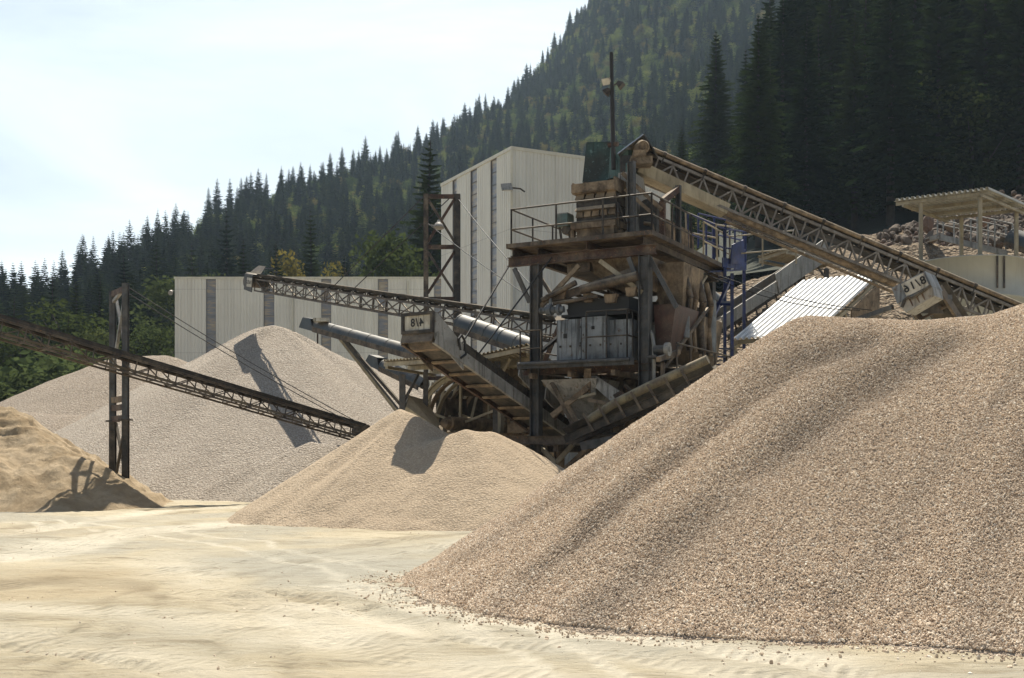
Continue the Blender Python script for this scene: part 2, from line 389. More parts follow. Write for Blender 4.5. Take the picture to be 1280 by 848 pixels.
# ---------- foliage ----------
def m_leaf(name, c1, c2, c3, trans=.25, scale=.35):
    t = NT(name); oi = t.n('ShaderNodeObjectInfo'); v = t.pos()
    c = t.mix(t.ramp(t.noise(v, scale, 5, .7), [(.38, 0.0), (.62, 1.0)]), c1, c2)
    c = t.mix(t.mapr(oi.outputs['Random'], .2, 1, 0, 1.0), c, c3)
    d = t.n('ShaderNodeBsdfDiffuse'); t.link(c, d.inputs['Color'])
    tr = t.n('ShaderNodeBsdfTranslucent'); t.link(t.mix(.5, c, tuple(x*1.6 for x in c2)), tr.inputs['Color'])
    mx = t.n('ShaderNodeMixShader'); mx.inputs[0].default_value = trans
    t.link(d.outputs[0], mx.inputs[1]); t.link(tr.outputs[0], mx.inputs[2]); t.link(mx.outputs[0], t.out.inputs['Surface'])
    return t.m
M['needle'] = m_leaf('spruce needles', (.009,.019,.008), (.021,.037,.012), (.046,.066,.020), .15)
M['leafsunlit'] = m_leaf('sunlit toned green leaves', (.05,.085,.018), (.11,.14,.032), (.20,.21,.05), .4)  # leaf colour lightened to stand in for sun on the far slope
M['leafbright'] = m_leaf('fresh green leaves', (.034,.062,.014), (.07,.105,.024), (.085,.115,.026), .35)
M['leafolive'] = m_leaf('olive autumn leaves', (.10,.09,.025), (.17,.14,.035), (.12,.115,.035), .35)
M['shrub'] = m_leaf('grey green shrub leaves', (.045,.068,.025), (.085,.11,.04), (.07,.09,.032), .3)
M['bark'] = worn('tree bark', (.022,.018,.014), (.04,.032,.024), 3, .9, 0, 0, .2, None, .6)

def spruce_crown(rr, H=24., rad=3.6, whorls=34, per=9, sparse=0.):
    mb = MB()
    for w in range(whorls):
        t = w/(whorls-1); z = H*(.10+.89*t**.92)
        L = rad*(1-t)**.82*(.82+.36*rr.random())+.18
        if t < .12: L *= .5+4*t
        n = max(3, int(per*(1-.55*t)))
        a0 = rr.random()*6.28
        for k in range(n):
            if rr.random() < sparse: continue
            a = a0+6.283*k/n+rr.uniform(-.25, .25); l = L*rr.uniform(.6, 1.18)
            dx, dy = math.cos(a), math.sin(a); sx, sy = -dy, dx
            segs = 4; pts = []
            for i in range(segs+1):
                q = i/segs; dz = .18*l*q-.62*l*q*q*(1.1-t)+(.1*l*q**4)
                pts.append((dx*l*q, dy*l*q, z+dz))
            bw = .14*l+.14
            for i in range(segs):
                x0, y0, z0 = pts[i]; x1, y1, z1 = pts[i+1]
                wi = bw*(1-i/segs)*.7+.04; wj = bw*(1-(i+1)/segs)*.7+.02
                mb.add([(x0-sx*wi, y0-sy*wi, z0), (x0+sx*wi, y0+sy*wi, z0), (x1+sx*wj, y1+sy*wj, z1), (x1-sx*wj, y1-sy*wj, z1)], [(0,1,2,3)])
                for sd in (-1, 1):   # side twigs, hanging
                    for j in range(2):
                        tl = l*(.42-.08*i)*rr.uniform(.6, 1.1)
                        e = (i+j*.5)/segs; bx, by, bz = lerp(np.array(pts[i]), np.array(pts[i+1]), j*.5)
                        fx, fy = dx*.65+sx*sd*.75, dy*.65+sy*sd*.75
                        tz = -tl*rr.uniform(.15, .55)
                        mb.add([(bx, by, bz), (bx+fx*tl*.55+dx*.12, by+fy*tl*.55+dy*.12, bz+tz*.3+.03), (bx+fx*tl, by+fy*tl, bz+tz), (bx+fx*tl*.5-dx*.14, by+fy*tl*.5-dy*.14, bz+tz*.5-.12)], [(0,1,2,3)])
    return mb
def leaf_crown(rr, H=14., rad=4.5, n=2600, lobes=11, s=.42, z0=.22):
    mb = MB(); L = []
    for i in range(lobes):
        a = rr.random()*6.28; q = rr.random()**.6; z = H*rr.uniform(z0+.15, .86)
        prof = math.sin(math.pi*min(1, max(.05, (z/H-z0)/(1-z0)*.85+.12)))**.6
        L.append((math.cos(a)*rad*.62*q*prof, math.sin(a)*rad*.62*q*prof, z, rad*rr.uniform(.28, .55)))
    for i in range(n):
        cx, cy, cz, r_ = L[rr.randrange(lobes)]
        u = rr.uniform(-1, 1); a = rr.random()*6.28; k = math.sqrt(1-u*u); q = r_*(rr.random()**.28)*rr.uniform(.85, 1.15)
        p = Vector((cx+k*math.cos(a)*q, cy+k*math.sin(a)*q, cz+u*q*.82))
        d1 = Vector((rr.gauss(0,1), rr.gauss(0,1), rr.gauss(0,.6))).normalized(); d2 = d1.cross(Vector((rr.gauss(0,1), rr.gauss(0,1), rr.gauss(0,1)))).normalized()
        e = s*rr.uniform(.45, 1.2)
        mb.add([p-d1*e*.6, p+d2*e*.35, p+d1*e*.6+Vector((0,0,-.12*e)), p-d2*e*.35], [(0,1,2,3)])
    return mb
def trunk_mb(rr, H, r, limbs=0, rad=3., top=1.):
    mb = MB(); pts = [(0,0,-1.0)]; n = 6
    for i in range(1, n+1): pts.append((rr.uniform(-.1, .1), rr.uniform(-.1, .1), H*top*i/n))
    for i in range(n): mb.tube(pts[i], pts[i+1], r*(1-i/n)+.03, 7, r*(1-(i+1)/n)+.03, False)
    for k in range(limbs):
        z = H*rr.uniform(.22, .7); a = rr.random()*6.28; l = rad*rr.uniform(.4, .75)
        m = (math.cos(a)*l*.5, math.sin(a)*l*.5, z+l*.35); e = (math.cos(a)*l, math.sin(a)*l, z+l*.95)
        mb.tube((0,0,z), m, r*.35, 5, r*.22, False); mb.tube(m, e, r*.22, 5, .02, False)
    return mb
rr = random.Random(5)
class Hold: pass
def proto(kind, crown, trunk, cm, H):
    h = Hold(); h.kind = kind; h.H = H
    for nm, mb, m in (('crown', crown, cm), ('trunk', trunk, M['bark'])):
        me = bpy.data.meshes.new(kind+'_'+nm); me.from_pydata(mb.v, [], mb.f); me.materials.append(m)
        if nm == 'trunk': me.polygons.foreach_set('use_smooth', [True]*len(me.polygons))
        setattr(h, nm, me)
    return h
SPR = [proto('spruce_tree', spruce_crown(rr, 24, rd, wh, 10, sp), trunk_mb(rr, 24, .32), M['needle'], 24.) for rd, wh, sp in ((3.5,46,.02),(4.1,42,.1),(3.0,46,.05),(3.8,36,.25))]
BRO = [proto('broadleaf_tree', leaf_crown(rr, 15, rd, 3000, lb), trunk_mb(rr, 15, .3, 7, rd, .8), m, 15.) for rd, lb, m in ((4.6,12,M['leafsunlit']),(5.2,14,M['leafsunlit']),(4.2,10,M['leafolive']),(4.8,13,M['leafbright']))]
SHR = [proto('shrub', leaf_crown(rr, 3.2, rd, 1300, 9, .3, .0), trunk_mb(rr, 2.4, .08, 5, rd*.6, .8), M['shrub'], 3.2) for rd in (2.0, 2.5)]
M['leafdull'] = m_leaf('dull valley leaves', (.024,.04,.012), (.048,.066,.02), (.075,.088,.028), .3)
M['leafdull2'] = m_leaf('dusty olive leaves', (.032,.05,.016), (.066,.085,.03), (.09,.10,.035), .3)
def recolour(h, m):
    n = Hold(); n.kind, n.H, n.trunk = h.kind, h.H, h.trunk; n.crown = h.crown.copy(); n.crown.materials.clear(); n.crown.materials.append(m); return n
BRON = [recolour(BRO[0], M['leafdull']), recolour(BRO[1], M['leafdull2']), BRO[2], recolour(BRO[3], M['leafdull2'])]
def plant(pr, x, y, z, H, label, cat, group=None, wide=1., name=None):
    o = thing(name or pr.kind, (x, y, z), label, cat, group); s = H/pr.H
    o.scale = (s*wide, s*wide, s); o.rotation_euler = (0, 0, random.random()*6.28)
    for nm in ('trunk', 'crown'):
        c = bpy.data.objects.new(nm, getattr(pr, nm)); COL.objects.link(c); c.parent = o
    return o

# ---- forests as masses: one object each, trees as instances on points
def scatter(name, pts, scl, protos, label, cat, fat=(.9, 1.1)):
    me = bpy.data.meshes.new(name); n = len(pts)
    me.vertices.add(n); me.vertices.foreach_set('co', np.asarray(pts, np.float32).ravel())
    sc_ = np.asarray(scl, np.float32); w_ = rng.uniform(*fat, n); a = me.attributes.new('scl', 'FLOAT_VECTOR', 'POINT'); a.data.foreach_set('vector', np.stack([sc_*w_, sc_*w_, sc_*rng.uniform(.85, 1.1, n)], -1).astype(np.float32).ravel())
    a = me.attributes.new('pick', 'INT', 'POINT'); a.data.foreach_set('value', rng.integers(0, len(protos), n).astype(np.int32))
    a = me.attributes.new('rz', 'FLOAT', 'POINT'); a.data.foreach_set('value', (rng.random(n)*6.28).astype(np.float32))
    o = bpy.data.objects.new(name, me); COL.objects.link(o)
    ng = bpy.data.node_groups.new(name+' spread', 'GeometryNodeTree')
    ng.interface.new_socket('Geometry', in_out='INPUT', socket_type='NodeSocketGeometry'); ng.interface.new_socket('Geometry', in_out='OUTPUT', socket_type='NodeSocketGeometry')
    N = ng.nodes; gi = N.new('NodeGroupInput'); go = N.new('NodeGroupOutput'); jn = N.new('GeometryNodeJoinGeometry')
    def na(nm, typ):
        x = N.new('GeometryNodeInputNamedAttribute'); x.data_type = typ; x.inputs['Name'].default_value = nm; return x
    ns, npk, nz = na('scl', 'FLOAT_VECTOR'), na('pick', 'INT'), na('rz', 'FLOAT')
    cx = N.new('ShaderNodeCombineXYZ'); ng.links.new(nz.outputs['Attribute'], cx.inputs['Z'])
    for k, ob in enumerate(protos):
        oi = N.new('GeometryNodeObjectInfo'); oi.inputs['Object'].default_value = ob; oi.inputs['As Instance'].default_value = True
        cmp_ = N.new('FunctionNodeCompare'); cmp_.data_type = 'INT'; cmp_.operation = 'EQUAL'
        ng.links.new(npk.outputs['Attribute'], cmp_.inputs[2]); cmp_.inputs[3].default_value = k
        ip = N.new('GeometryNodeInstanceOnPoints')
        ng.links.new(gi.outputs[0], ip.inputs['Points']); ng.links.new(cmp_.outputs[0], ip.inputs['Selection']); ng.links.new(oi.outputs['Geometry'], ip.inputs['Instance'])
        ng.links.new(cx.outputs[0], ip.inputs['Rotation']); ng.links.new(ns.outputs['Attribute'], ip.inputs['Scale'])
        ng.links.new(ip.outputs[0], jn.inputs[0])
    ng.links.new(jn.outputs[0], go.inputs[0])
    md = o.modifiers.new('spread', 'NODES'); md.node_group = ng
    return tag(o, label, cat, None, 'stuff')
def on_hill(X, D, Z, n, tmin=0., tmax=1.06, pxr=None, dens=None):
    """random points on a hill grid"""
    nr, nc = X.shape; out = []
    while len(out) < n:
        i = rng.random(4*n)*(nr-2); j = rng.random(4*n)*(nc-2)
        ii = i.astype(int); jj = j.astype(int); fi, fj = i-ii, j-jj
        def L(A): return (A[ii,jj]*(1-fi)+A[ii+1,jj]*fi)*(1-fj)+(A[ii,jj+1]*(1-fi)+A[ii+1,jj+1]*fi)*fj
        x, y, z = L(X), L(D), L(Z)
        area = (y/900.)  # rows widen with distance
        k = rng.random(4*n) < area*1.2
        if pxr: px = x/y*F+640; k &= (px > pxr[0]) & (px < pxr[1])
        for q in np.nonzero(k)[0]: out.append((x[q], y[q], z[q]-.3))
    return out[:n]
def mesh_obj(me, nm):  # prototype carrier, never linked to the scene
    return bpy.data.objects.new(nm, me)
c_spr = [mesh_obj(p.crown, 'spruce_crown') for p in SPR]; c_bro = [mesh_obj(p.crown, 'leaf_crown') for p in BRO]
pts = on_hill(HX[:91], HD[:91], HZZ[:91], 19000, pxr=(-250, 1200))
cl = np.array([vnoise(np.array([p[0]*.012]), np.array([p[1]*.012]), 3)[0] for p in pts])+rng.random(len(pts))*.25+np.array([.14 if 560 < p[0]/p[1]*F+640 < 900 else 0 for p in pts])  # more of the lightened trees here, drawing the sunlit patch of slope
A_ = [p for p, c in zip(pts, cl) if c < .51]; B_ = [p for p, c in zip(pts, cl) if c >= .51]
scatter('conifer_forest', A_, .36+.3*rng.random(len(A_))+.32*(rng.random(len(A_)) > .88), c_spr, 'dark green conifer forest covering the mountainside', 'forest', (.95, 1.75))
scatter('mixed_forest', B_, .5+.5*rng.random(len(B_)), [c_bro[0], c_bro[1], c_spr[1], c_bro[3], c_bro[0], c_bro[2], c_spr[0]], 'sunlit toned broadleaf forest patches among the conifers on the mountainside', 'forest', (.85, 1.35))
pts = on_hill(SX[:61], SD[:61], SZ[:61], 1100, pxr=(945, 1700))
pts = [p for p in pts if p[1] > 128]
scatter('shaded_forest', pts, .85+.45*rng.random(len(pts)), c_spr, 'nearly black conifer forest on the shaded slope behind the right of the quarry', 'forest')
# ---------- heaps ----------
def heap_h(X, Y, segs, gul=.0, seed=1, gfreq=3.2, rough=.0, rf=1.5):
    H = None
    for (x0, y0, h0, x1, y1, h1, sl, rd) in segs:
        dx, dy = x1-x0, y1-y0; L2 = dx*dx+dy*dy+1e-9
        t = np.clip(((X-x0)*dx+(Y-y0)*dy)/L2, 0, 1)
        qx, qy = X-x0-t*dx, Y-y0-t*dy; d = np.hypot(qx, qy)
        th = np.arctan2(qy, qx); L = math.sqrt(L2)
        g = 0
        if gul:
            c, s_ = np.cos(th), np.sin(th)
            g = gul*fbm(c*gfreq+t*L*.9+10+d*.06, s_*gfreq+3+d*.05, seed, 3)*sstep(.1, 1.5, d)
        h = h0+(h1-h0)*t-sl*(np.sqrt(d*d+rd*rd)-rd)+g
        H = h if H is None else np.where(np.maximum(H, h)-np.minimum(H, h) < .25, np.maximum(H, h)+.0625*(1-np.abs(H-h)/.25)**2*1.0, np.maximum(H, h))
    if rough: H = H+rough*fbm(X*rf, Y*rf, seed+9, 5, .55)
    foot = .0
    return H+(1-sstep(.1, .6, H))*.06*fbm(X*2, Y*2, seed+3, 3)
def heap(name, segs, box, step, mat, label, cat, gul=.08, seed=1, rough=.02, rf=1.5, gfreq=3.2, zbase=0., mod=None):
    xs_ = np.arange(box[0], box[1], step); ys_ = np.arange(box[2], box[3], step)
    X, Y = np.meshgrid(xs_, ys_); Z = heap_h(X, Y, segs, gul, seed, gfreq, rough, rf)
    if mod is not None: Z = mod(X, Y, Z)
    G = np.interp(X.ravel(), xs, np.zeros(len(xs))).reshape(X.shape)+zbase
    keep = Z > G-.12
    org = (segs[0][0], segs[0][1], 0)
    Z = np.maximum(Z, G-.25)
    o = grid_mesh(name, X, Y, Z, mat, keep, org=org)
    return tag(o, label, cat)
def m_gravel(name, cols, scale, bumpd, fine=.0, big=.35, stretch=None):
    t = NT(name); v = t.pos()
    x = t.n('ShaderNodeTexVoronoi'); t.link(v, x.inputs['Vector']); x.inputs['Scale'].default_value = scale
    sx = t.n('ShaderNodeSeparateColor'); t.link(x.outputs['Color'], sx.inputs[0])
    c = t.ramp(sx.outputs[0], [(0, cols[0]), (.4, cols[1]), (.75, cols[2]), (1, cols[3])])
    x2 = t.n('ShaderNodeTexVoronoi'); t.link(v, x2.inputs['Vector']); x2.inputs['Scale'].default_value = scale*.43
    c = t.mix(t.ramp(x2.outputs['Distance'], [(.25, 0.0), (.6, .35)]), c, tuple(q*.45 for q in cols[0]))
    c = t.mix(t.math('MULTIPLY', t.ramp(t.noise(v, big, 6, .65, .5), [(.4, 0.0), (.62, 1.0)]), .4), c, tuple(q*.78 for q in cols[1]))
    h = t.math('ADD', t.math('MULTIPLY', x.outputs['Distance'], -1.0), t.math('MULTIPLY', x2.outputs['Distance'], -1.6))
    h = t.math('ADD', h, t.noise(v, scale*.25, 4, .7))
    t.bsdf(c, .95, 0, t.bump(h, 1.0, bumpd), .15); return t.m
GC = [(.38,.29,.22),(.52,.41,.31),(.58,.47,.365),(.70,.60,.49)]
GCg = [(.33,.275,.22),(.47,.40,.325),(.54,.47,.39),(.68,.61,.52)]
M['gravel_near'] = m_gravel('pinkish gravel', [tuple(q*.8 for q in c) for c in GC], 48, .02)
M['gravel_mid'] = m_gravel('sandy fine gravel', [(.42,.325,.225),(.50,.39,.275),(.53,.42,.30),(.62,.51,.38)], 38, .014)
M['gravel_far'] = m_gravel('pale grey gravel', GCg, 24, .045)
M['gravel_back'] = m_gravel('grey gravel with shading tone', [tuple(q*k for q, k in zip(c, (.86,.83,.80))) for c in GCg], 18, .06)  # darker copy of the pale gravel; shading of the far heaps put into colour
def m_sand():
    t = NT('damp yellow sand'); v = t.pos(); vs = t.pos((1, 1, .5))
    c = t.mix(t.ramp(t.noise(v, .7, 8, .65, .6), [(.4, 0.0), (.6, 1.0)]), (.40,.30,.185), (.56,.44,.295))
    c = t.mix(t.ramp(t.noise(v, 2.6, 8, .75), [(.5, 0.0), (.72, .6)]), c, (.30,.21,.12))
    h = t.math('ADD', t.noise(vs, 3, 8, .75), t.math('MULTIPLY', t.noise(v, 9, 8, .8), .9))
    t.bsdf(c, .95, 0, t.bump(h, 1.0, .12), .15); return t.m
M['sand'] = m_sand()

BIG = [(4.15,16.0,3.62,6.0,15.6,3.50,.68,.35),(6.0,15.6,3.50,7.4,15.3,3.83,.68,.35),(7.4,15.3,3.83,10.5,14.6,3.95,.68,.5),(10.5,14.6,3.95,15.5,13.0,4.1,.68,.5)]
def big_mod(X, Y, Z):
    out = Z.copy()   # run-out furrows down the flank
    for (a, b, w, d) in (((4.6,15.2),(-.1,12.6),.22,.10),((5.4,14.9),(.9,11.6),.26,.12),((7.3,14.2),(3.6,9.9),.26,.10),((9.2,13.6),(6.2,9.2),.26,.09),((8.1,14.2),(4.8,9.6),.4,-.08)):
        dd = seg_dist(X+.3*fbm(X*.6, Y*.6, 3, 3), Y+.3*fbm(X*.6, Y*.6, 4, 3), [a, b]); out -= d*np.exp(-(dd/w)**2)*sstep(0, 1, Z)
    return out
big = heap('gravel_heap', BIG, (-2.5,22,7.5,22.5), .06, M['gravel_near'], 'huge heap of pinkish grey gravel filling the right foreground', 'gravel heap', .07, 3, .03, .9, 3.6, mod=big_mod)
# loose stones lying over its surface and round its foot
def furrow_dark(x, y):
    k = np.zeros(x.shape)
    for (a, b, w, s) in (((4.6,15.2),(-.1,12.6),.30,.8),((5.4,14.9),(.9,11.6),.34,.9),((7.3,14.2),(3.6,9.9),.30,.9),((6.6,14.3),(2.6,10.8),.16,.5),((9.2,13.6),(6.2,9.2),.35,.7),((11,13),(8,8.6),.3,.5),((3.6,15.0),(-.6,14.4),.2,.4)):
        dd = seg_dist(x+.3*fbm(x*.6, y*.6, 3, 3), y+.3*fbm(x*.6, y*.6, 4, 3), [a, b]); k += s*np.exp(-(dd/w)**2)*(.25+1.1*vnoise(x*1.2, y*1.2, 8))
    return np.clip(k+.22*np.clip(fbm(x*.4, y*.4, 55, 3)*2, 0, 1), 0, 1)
def pebble_pts():
    n = 1400000; x = rng.uniform(-2.3, 16.5, n); y = rng.uniform(7.6, 17.6, n)
    Z = big_mod(x, y, heap_h(x, y, BIG, .07, 3, 3.6, .03, .9)); G = np.zeros(n)
    on = Z > .0; off = ~on & (rng.random(n) < .10*np.exp(Z/.16))
    m = on | off; m &= (x/y < 1.0)
    x, y, Z = x[m], y[m], np.where(on, Z, 0)[m]; m2 = rng.random(len(x)) < np.where(y > 16.3, .4, 1.)
    x, y, Z = x[m2], y[m2], Z[m2]; m3 = rng.random(len(x)) < .98; x, y, Z = x[m3], y[m3], Z[m3]
    low = Z <= 0.0001
    if low.any():
        iy = np.searchsorted(ys, y[low])-1; ix = np.searchsorted(xs, x[low])-1; Z[low] = GZ[iy, ix]
    return np.stack([x-BIG[0][0], y-BIG[0][1], Z+rng.uniform(-.004, .010, len(x))], -1)
def m_pebble():
    t = NT('loose gravel stones'); oi = t.n('ShaderNodeObjectInfo')
    at_ = t.n('ShaderNodeAttribute'); at_.attribute_type = 'INSTANCER'; at_.attribute_name = 'dark'
    c = t.ramp(oi.outputs['Random'], [(0, (.40,.30,.215)), (.2, (.61,.475,.35)), (.6, (.72,.58,.43)), (.85, (.80,.67,.52)), (1, (.90,.82,.69))])
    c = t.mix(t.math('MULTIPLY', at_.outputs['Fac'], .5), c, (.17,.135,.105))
    t.bsdf(c, .9, 0, None, .2); return t.m
def pebbles(name, pts, smin, smax, parent, label=None, dark=None, big=None):
    me = bpy.data.meshes.new(name); n = len(pts); me.vertices.add(n); me.vertices.foreach_set('co', pts.astype(np.float32).ravel())
    s = smin+(smax-smin)*rng.random(n)**2.2
    if big is not None: s = s*big
    a = me.attributes.new('dark', 'FLOAT', 'POINT'); a.data.foreach_set('value', (np.zeros(n) if dark is None else dark).astype(np.float32))
    a = me.attributes.new('scl', 'FLOAT_VECTOR', 'POINT'); a.data.foreach_set('vector', (s[:,None]*np.stack([rng.uniform(.8,1.7,n), rng.uniform(.6,1.1,n), rng.uniform(.4,.8,n)], -1)).astype(np.float32).ravel())
    a = me.attributes.new('rot', 'FLOAT_VECTOR', 'POINT'); a.data.foreach_set('vector', (rng.random((n,3))*6.28).astype(np.float32).ravel())
    o = bpy.data.objects.new(name, me); COL.objects.link(o); o.parent = parent
    ng = bpy.data.node_groups.new(name+' stones', 'GeometryNodeTree')
    ng.interface.new_socket('Geometry', in_out='INPUT', socket_type='NodeSocketGeometry'); ng.interface.new_socket('Geometry', in_out='OUTPUT', socket_type='NodeSocketGeometry')
    N = ng.nodes; gi = N.new('NodeGroupInput'); go = N.new('NodeGroupOutput')
    ic = N.new('GeometryNodeMeshIcoSphere'); ic.inputs['Radius'].default_value = 1; ic.inputs['Subdivisions'].default_value = 1
    sm = N.new('GeometryNodeSetMaterial'); sm.inputs['Material'].default_value = m_pebble(); ng.links.new(ic.outputs[0], sm.inputs[0])
    sh = N.new('GeometryNodeSetShadeSmooth'); sh.inputs['Shade Smooth'].default_value = False; ng.links.new(sm.outputs[0], sh.inputs[0])
    ip = N.new('GeometryNodeInstanceOnPoints'); ng.links.new(gi.outputs[0], ip.inputs['Points']); ng.links.new(sh.outputs[0], ip.inputs['Instance'])
    for nm, key in (('scl', 'Scale'), ('rot', 'Rotation')):
        x = N.new('GeometryNodeInputNamedAttribute'); x.data_type = 'FLOAT_VECTOR'; x.inputs['Name'].default_value = nm; ng.links.new(x.outputs['Attribute'], ip.inputs[key])
    ng.links.new(ip.outputs[0], go.inputs[0]); md = o.modifiers.new('stones', 'NODES'); md.node_group = ng
    return tag(o, label, None, None, 'stuff')
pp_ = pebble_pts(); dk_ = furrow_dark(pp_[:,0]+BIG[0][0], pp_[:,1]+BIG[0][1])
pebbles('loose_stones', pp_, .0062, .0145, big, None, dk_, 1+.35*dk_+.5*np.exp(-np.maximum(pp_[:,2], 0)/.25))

MID = [(-3.15,32.7,3.08,-2.9,32.4,2.98,.66,.10),(-1.6,31.4,2.36,-.6,31.6,2.34,.62,.12),(-3.9,30.3,1.15,-2.5,30.7,1.95,.64,.1),(-2.5,30.7,1.95,-1.2,31.0,2.42,.64,.1),(-1.2,31.0,2.42,-.6,31.3,2.40,.64,.1),(-.6,31.6,2.34,.1,31.6,2.02,.64,.2),(.45,30.3,1.35,-.1,30.6,1.85,.62,.15)]
heap('fine_gravel_heap', MID, (-9.5,5,26.5,38), .06, M['gravel_mid'], 'double peaked tan heap of fine gravel under the number sign conveyor', 'gravel heap', .16, 21, .07, 1.1)
BACK = [(-12.9,63.2,8.95,-12.9,63.2,8.95,.585,.9),(-12.9,63.2,8.4,-8.3,65.5,7.0,.60,1.0),(-8.3,65.5,7.0,-4.5,66,5.4,.60,1.0),(-16.3,62.4,7.0,-13.6,63,8.4,.58,1.0)]
heap('gravel_heap', BACK, (-33,9,44,86), .16, M['gravel_far'], 'tall pointed grey gravel heap in front of the low shed', 'gravel heap', .45, 33, .10, .5, 3.0)
heap('gravel_heap', [(-11.8,47.6,.9,-8.4,48.6,2.35,.66,.10),(-8.4,48.6,2.35,-5.5,49.2,2.2,.62,.3)], (-16,-1,42,55), .10, M['gravel_far'], 'small gravel mound at the foot of the tall pointed heap', 'gravel heap', .15, 35, .06, .9)
heap('gravel_heap', [(-27.4,82,8.9,-24.6,82,9.0,.5,1.2),(-34,82,5.0,-27.4,82,8.9,.52,1.2)], (-50,-4,60,104), .25, M['gravel_back'], 'broad rounded grey gravel heap behind the left support tower', 'gravel heap', .3, 37, .12, .5)
heap('gravel_heap', [(-29.2,70,4.55,-26.5,70,4.3,.42,1.4),(-26.5,70,4.3,-23.6,71,4.4,.42,1.0)], (-44,-12,58,82), .2, M['gravel_back'], 'low two humped gravel heap beyond the sand heap', 'gravel heap', .2, 39, .08, .7)
SAND = [(-20.4,43.2,4.05,-19.0,42.9,3.55,.60,.3),(-19.0,42.9,3.55,-16.4,41.2,2.2,.60,.3),(-16.4,41.2,2.2,-15.1,40.2,1.75,.62,.3),(-15.6,40.2,1.75,-14.9,40.2,1.6,.78,.3),(-18.4,40.0,2.1,-17.4,39.3,1.6,.7,.15),(-16.5,39.4,1.55,-16.2,38.6,1.0,.75,.15),(-15.2,39.2,1.35,-14.9,38.4,.8,.75,.15),(-19.8,39.4,1.3,-18.6,38.2,.8,.75,.15)]
def sand_mod(X, Y, Z):
    n = fbm(X*.55, Y*.55, 71, 5, .6); Z2 = Z+.30*np.abs(n)*sstep(.1, 1.2, Z)-.05
    st = .35; q = Z2/st; k = np.floor(q); f_ = q-k
    terr = (k+sstep(.25, .75, f_))*st; m = sstep(.5, .7, vnoise(X*.5+9, Y*.5, 72))
    Z2 = Z2*(1-m*.8)+terr*m*.8
    return Z2+.16*fbm(X*2.2, Y*2.2, 73, 6, .65)*sstep(0, .4, Z)
heap('sand_heap', SAND, (-28,-11.5,35,52), .07, M['sand'], 'yellow sand heap with crumbled terraces at the left edge', 'sand heap', .22, 51, .05, 1.2, 4.5, mod=sand_mod)
# ---------- buildings ----------
def m_clad():
    t = NT('ribbed metal cladding'); v = t.pos((1, 1, .05)); v2 = t.pos()
    c = t.mix(t.ramp(t.noise(v, 1.5, 5, .6), [(.35, 0.0), (.7, 1.0)]), (.70,.69,.62), (.61,.60,.54))
    c = t.mix(t.ramp(t.noise(v2, .25, 6, .6), [(.5, 0.0), (.8, .35)]), c, (.42,.40,.34))
    vr = t.pos((3.5, 3.5, .10)); c = t.mix(t.math('MULTIPLY', t.ramp(t.noise(vr, 1.0, 6, .7), [(.52, 0.0), (.72, 1.0)]), .35), c, (.36,.33,.27))
    g = t.n('ShaderNodeNewGeometry'); sx = t.n('ShaderNodeSeparateXYZ'); t.link(g.outputs['Position'], sx.inputs[0])
    fr = t.math('FRACT', t.math('DIVIDE', sx.outputs['Z'], 5.2)); c = t.mix(t.math('MULTIPLY', t.math('LESS_THAN', fr, .006), .5), c, (.22,.21,.19))
    t.bsdf(c, .5, .05, None, .4); return t.m
M['clad'] = m_clad()
M['trim'] = worn('pale eaves trim', (.62,.60,.50), (.55,.53,.44), 2, .5, 0, .2, .2, None, .05)
def m_strip():
    t = NT('grimy translucent strip'); v = t.pos(); vz = t.pos((1.2, 1.2, 6))
    br = t.n('ShaderNodeTexNoise'); c = t.ramp(t.noise(vz, .5, 4, .7), [(.3, (.13,.14,.16)), (.48, (.19,.195,.21)), (.56, (.30,.25,.18)), (.7, (.42,.37,.28))])
    t.bsdf(c, .3, 0, None, .6); return t.m
M['strip'] = m_strip()
M['stripfr'] = worn('grey strip glazing bar', (.16,.165,.17), (.11,.11,.115), 2, .5, .2, .2, .2, None, .05)
def clad_wall(mb, a, b, z0, z1, out, pitch=.25, depth=.04):
    """vertical ribbed sheet from a to b, ribs facing `out`"""
    a = Vector((a[0], a[1], 0)); b = Vector((b[0], b[1], 0)); d = (b-a); L = d.length; d.normalize(); out = Vector((out[0], out[1], 0)).normalized()
    k = max(1, round(L/pitch)); p = L/k; prof = []
    for i in range(k):
        for f_, q in ((0, 1), (.5, 1), (.62, 0), (.88, 0)): prof.append(((i+f_)*p, q*depth))
    prof.append((L, depth)); vs = []
    for s, q in prof:
        for z in (z0, z1): vs.append(a+d*s+out*q+Vector((0,0,z)))
    mb.add(vs, [(2*i, 2*i+2, 2*i+3, 2*i+1) for i in range(len(prof)-1)])
def strip_part(parent, a, b, z0, z1, out, nbar):
    a = Vector((a[0], a[1], 0)); b = Vector((b[0], b[1], 0)); o = Vector((out[0], out[1], 0)).normalized()
    mb = MB(); mb.plate([a-o*.05+V(0,0,z0), b-o*.05+V(0,0,z0), b-o*.05+V(0,0,z1), a-o*.05+V(0,0,z1)], .02)
    w = mb.build('window_strip', M['strip'], parent)
    fb = MB()
    for e in (a, b): fb.beam(e+o*.0+V(0,0,z0), e+o*.0+V(0,0,z1), .05, .06)
    for i in range(nbar+1):
        z = z0+(z1-z0)*i/nbar; fb.beam(a-o*.01+V(0,0,z), b-o*.01+V(0,0,z), .03, .035)
    f = fb.build('frame', M['stripfr'], w)
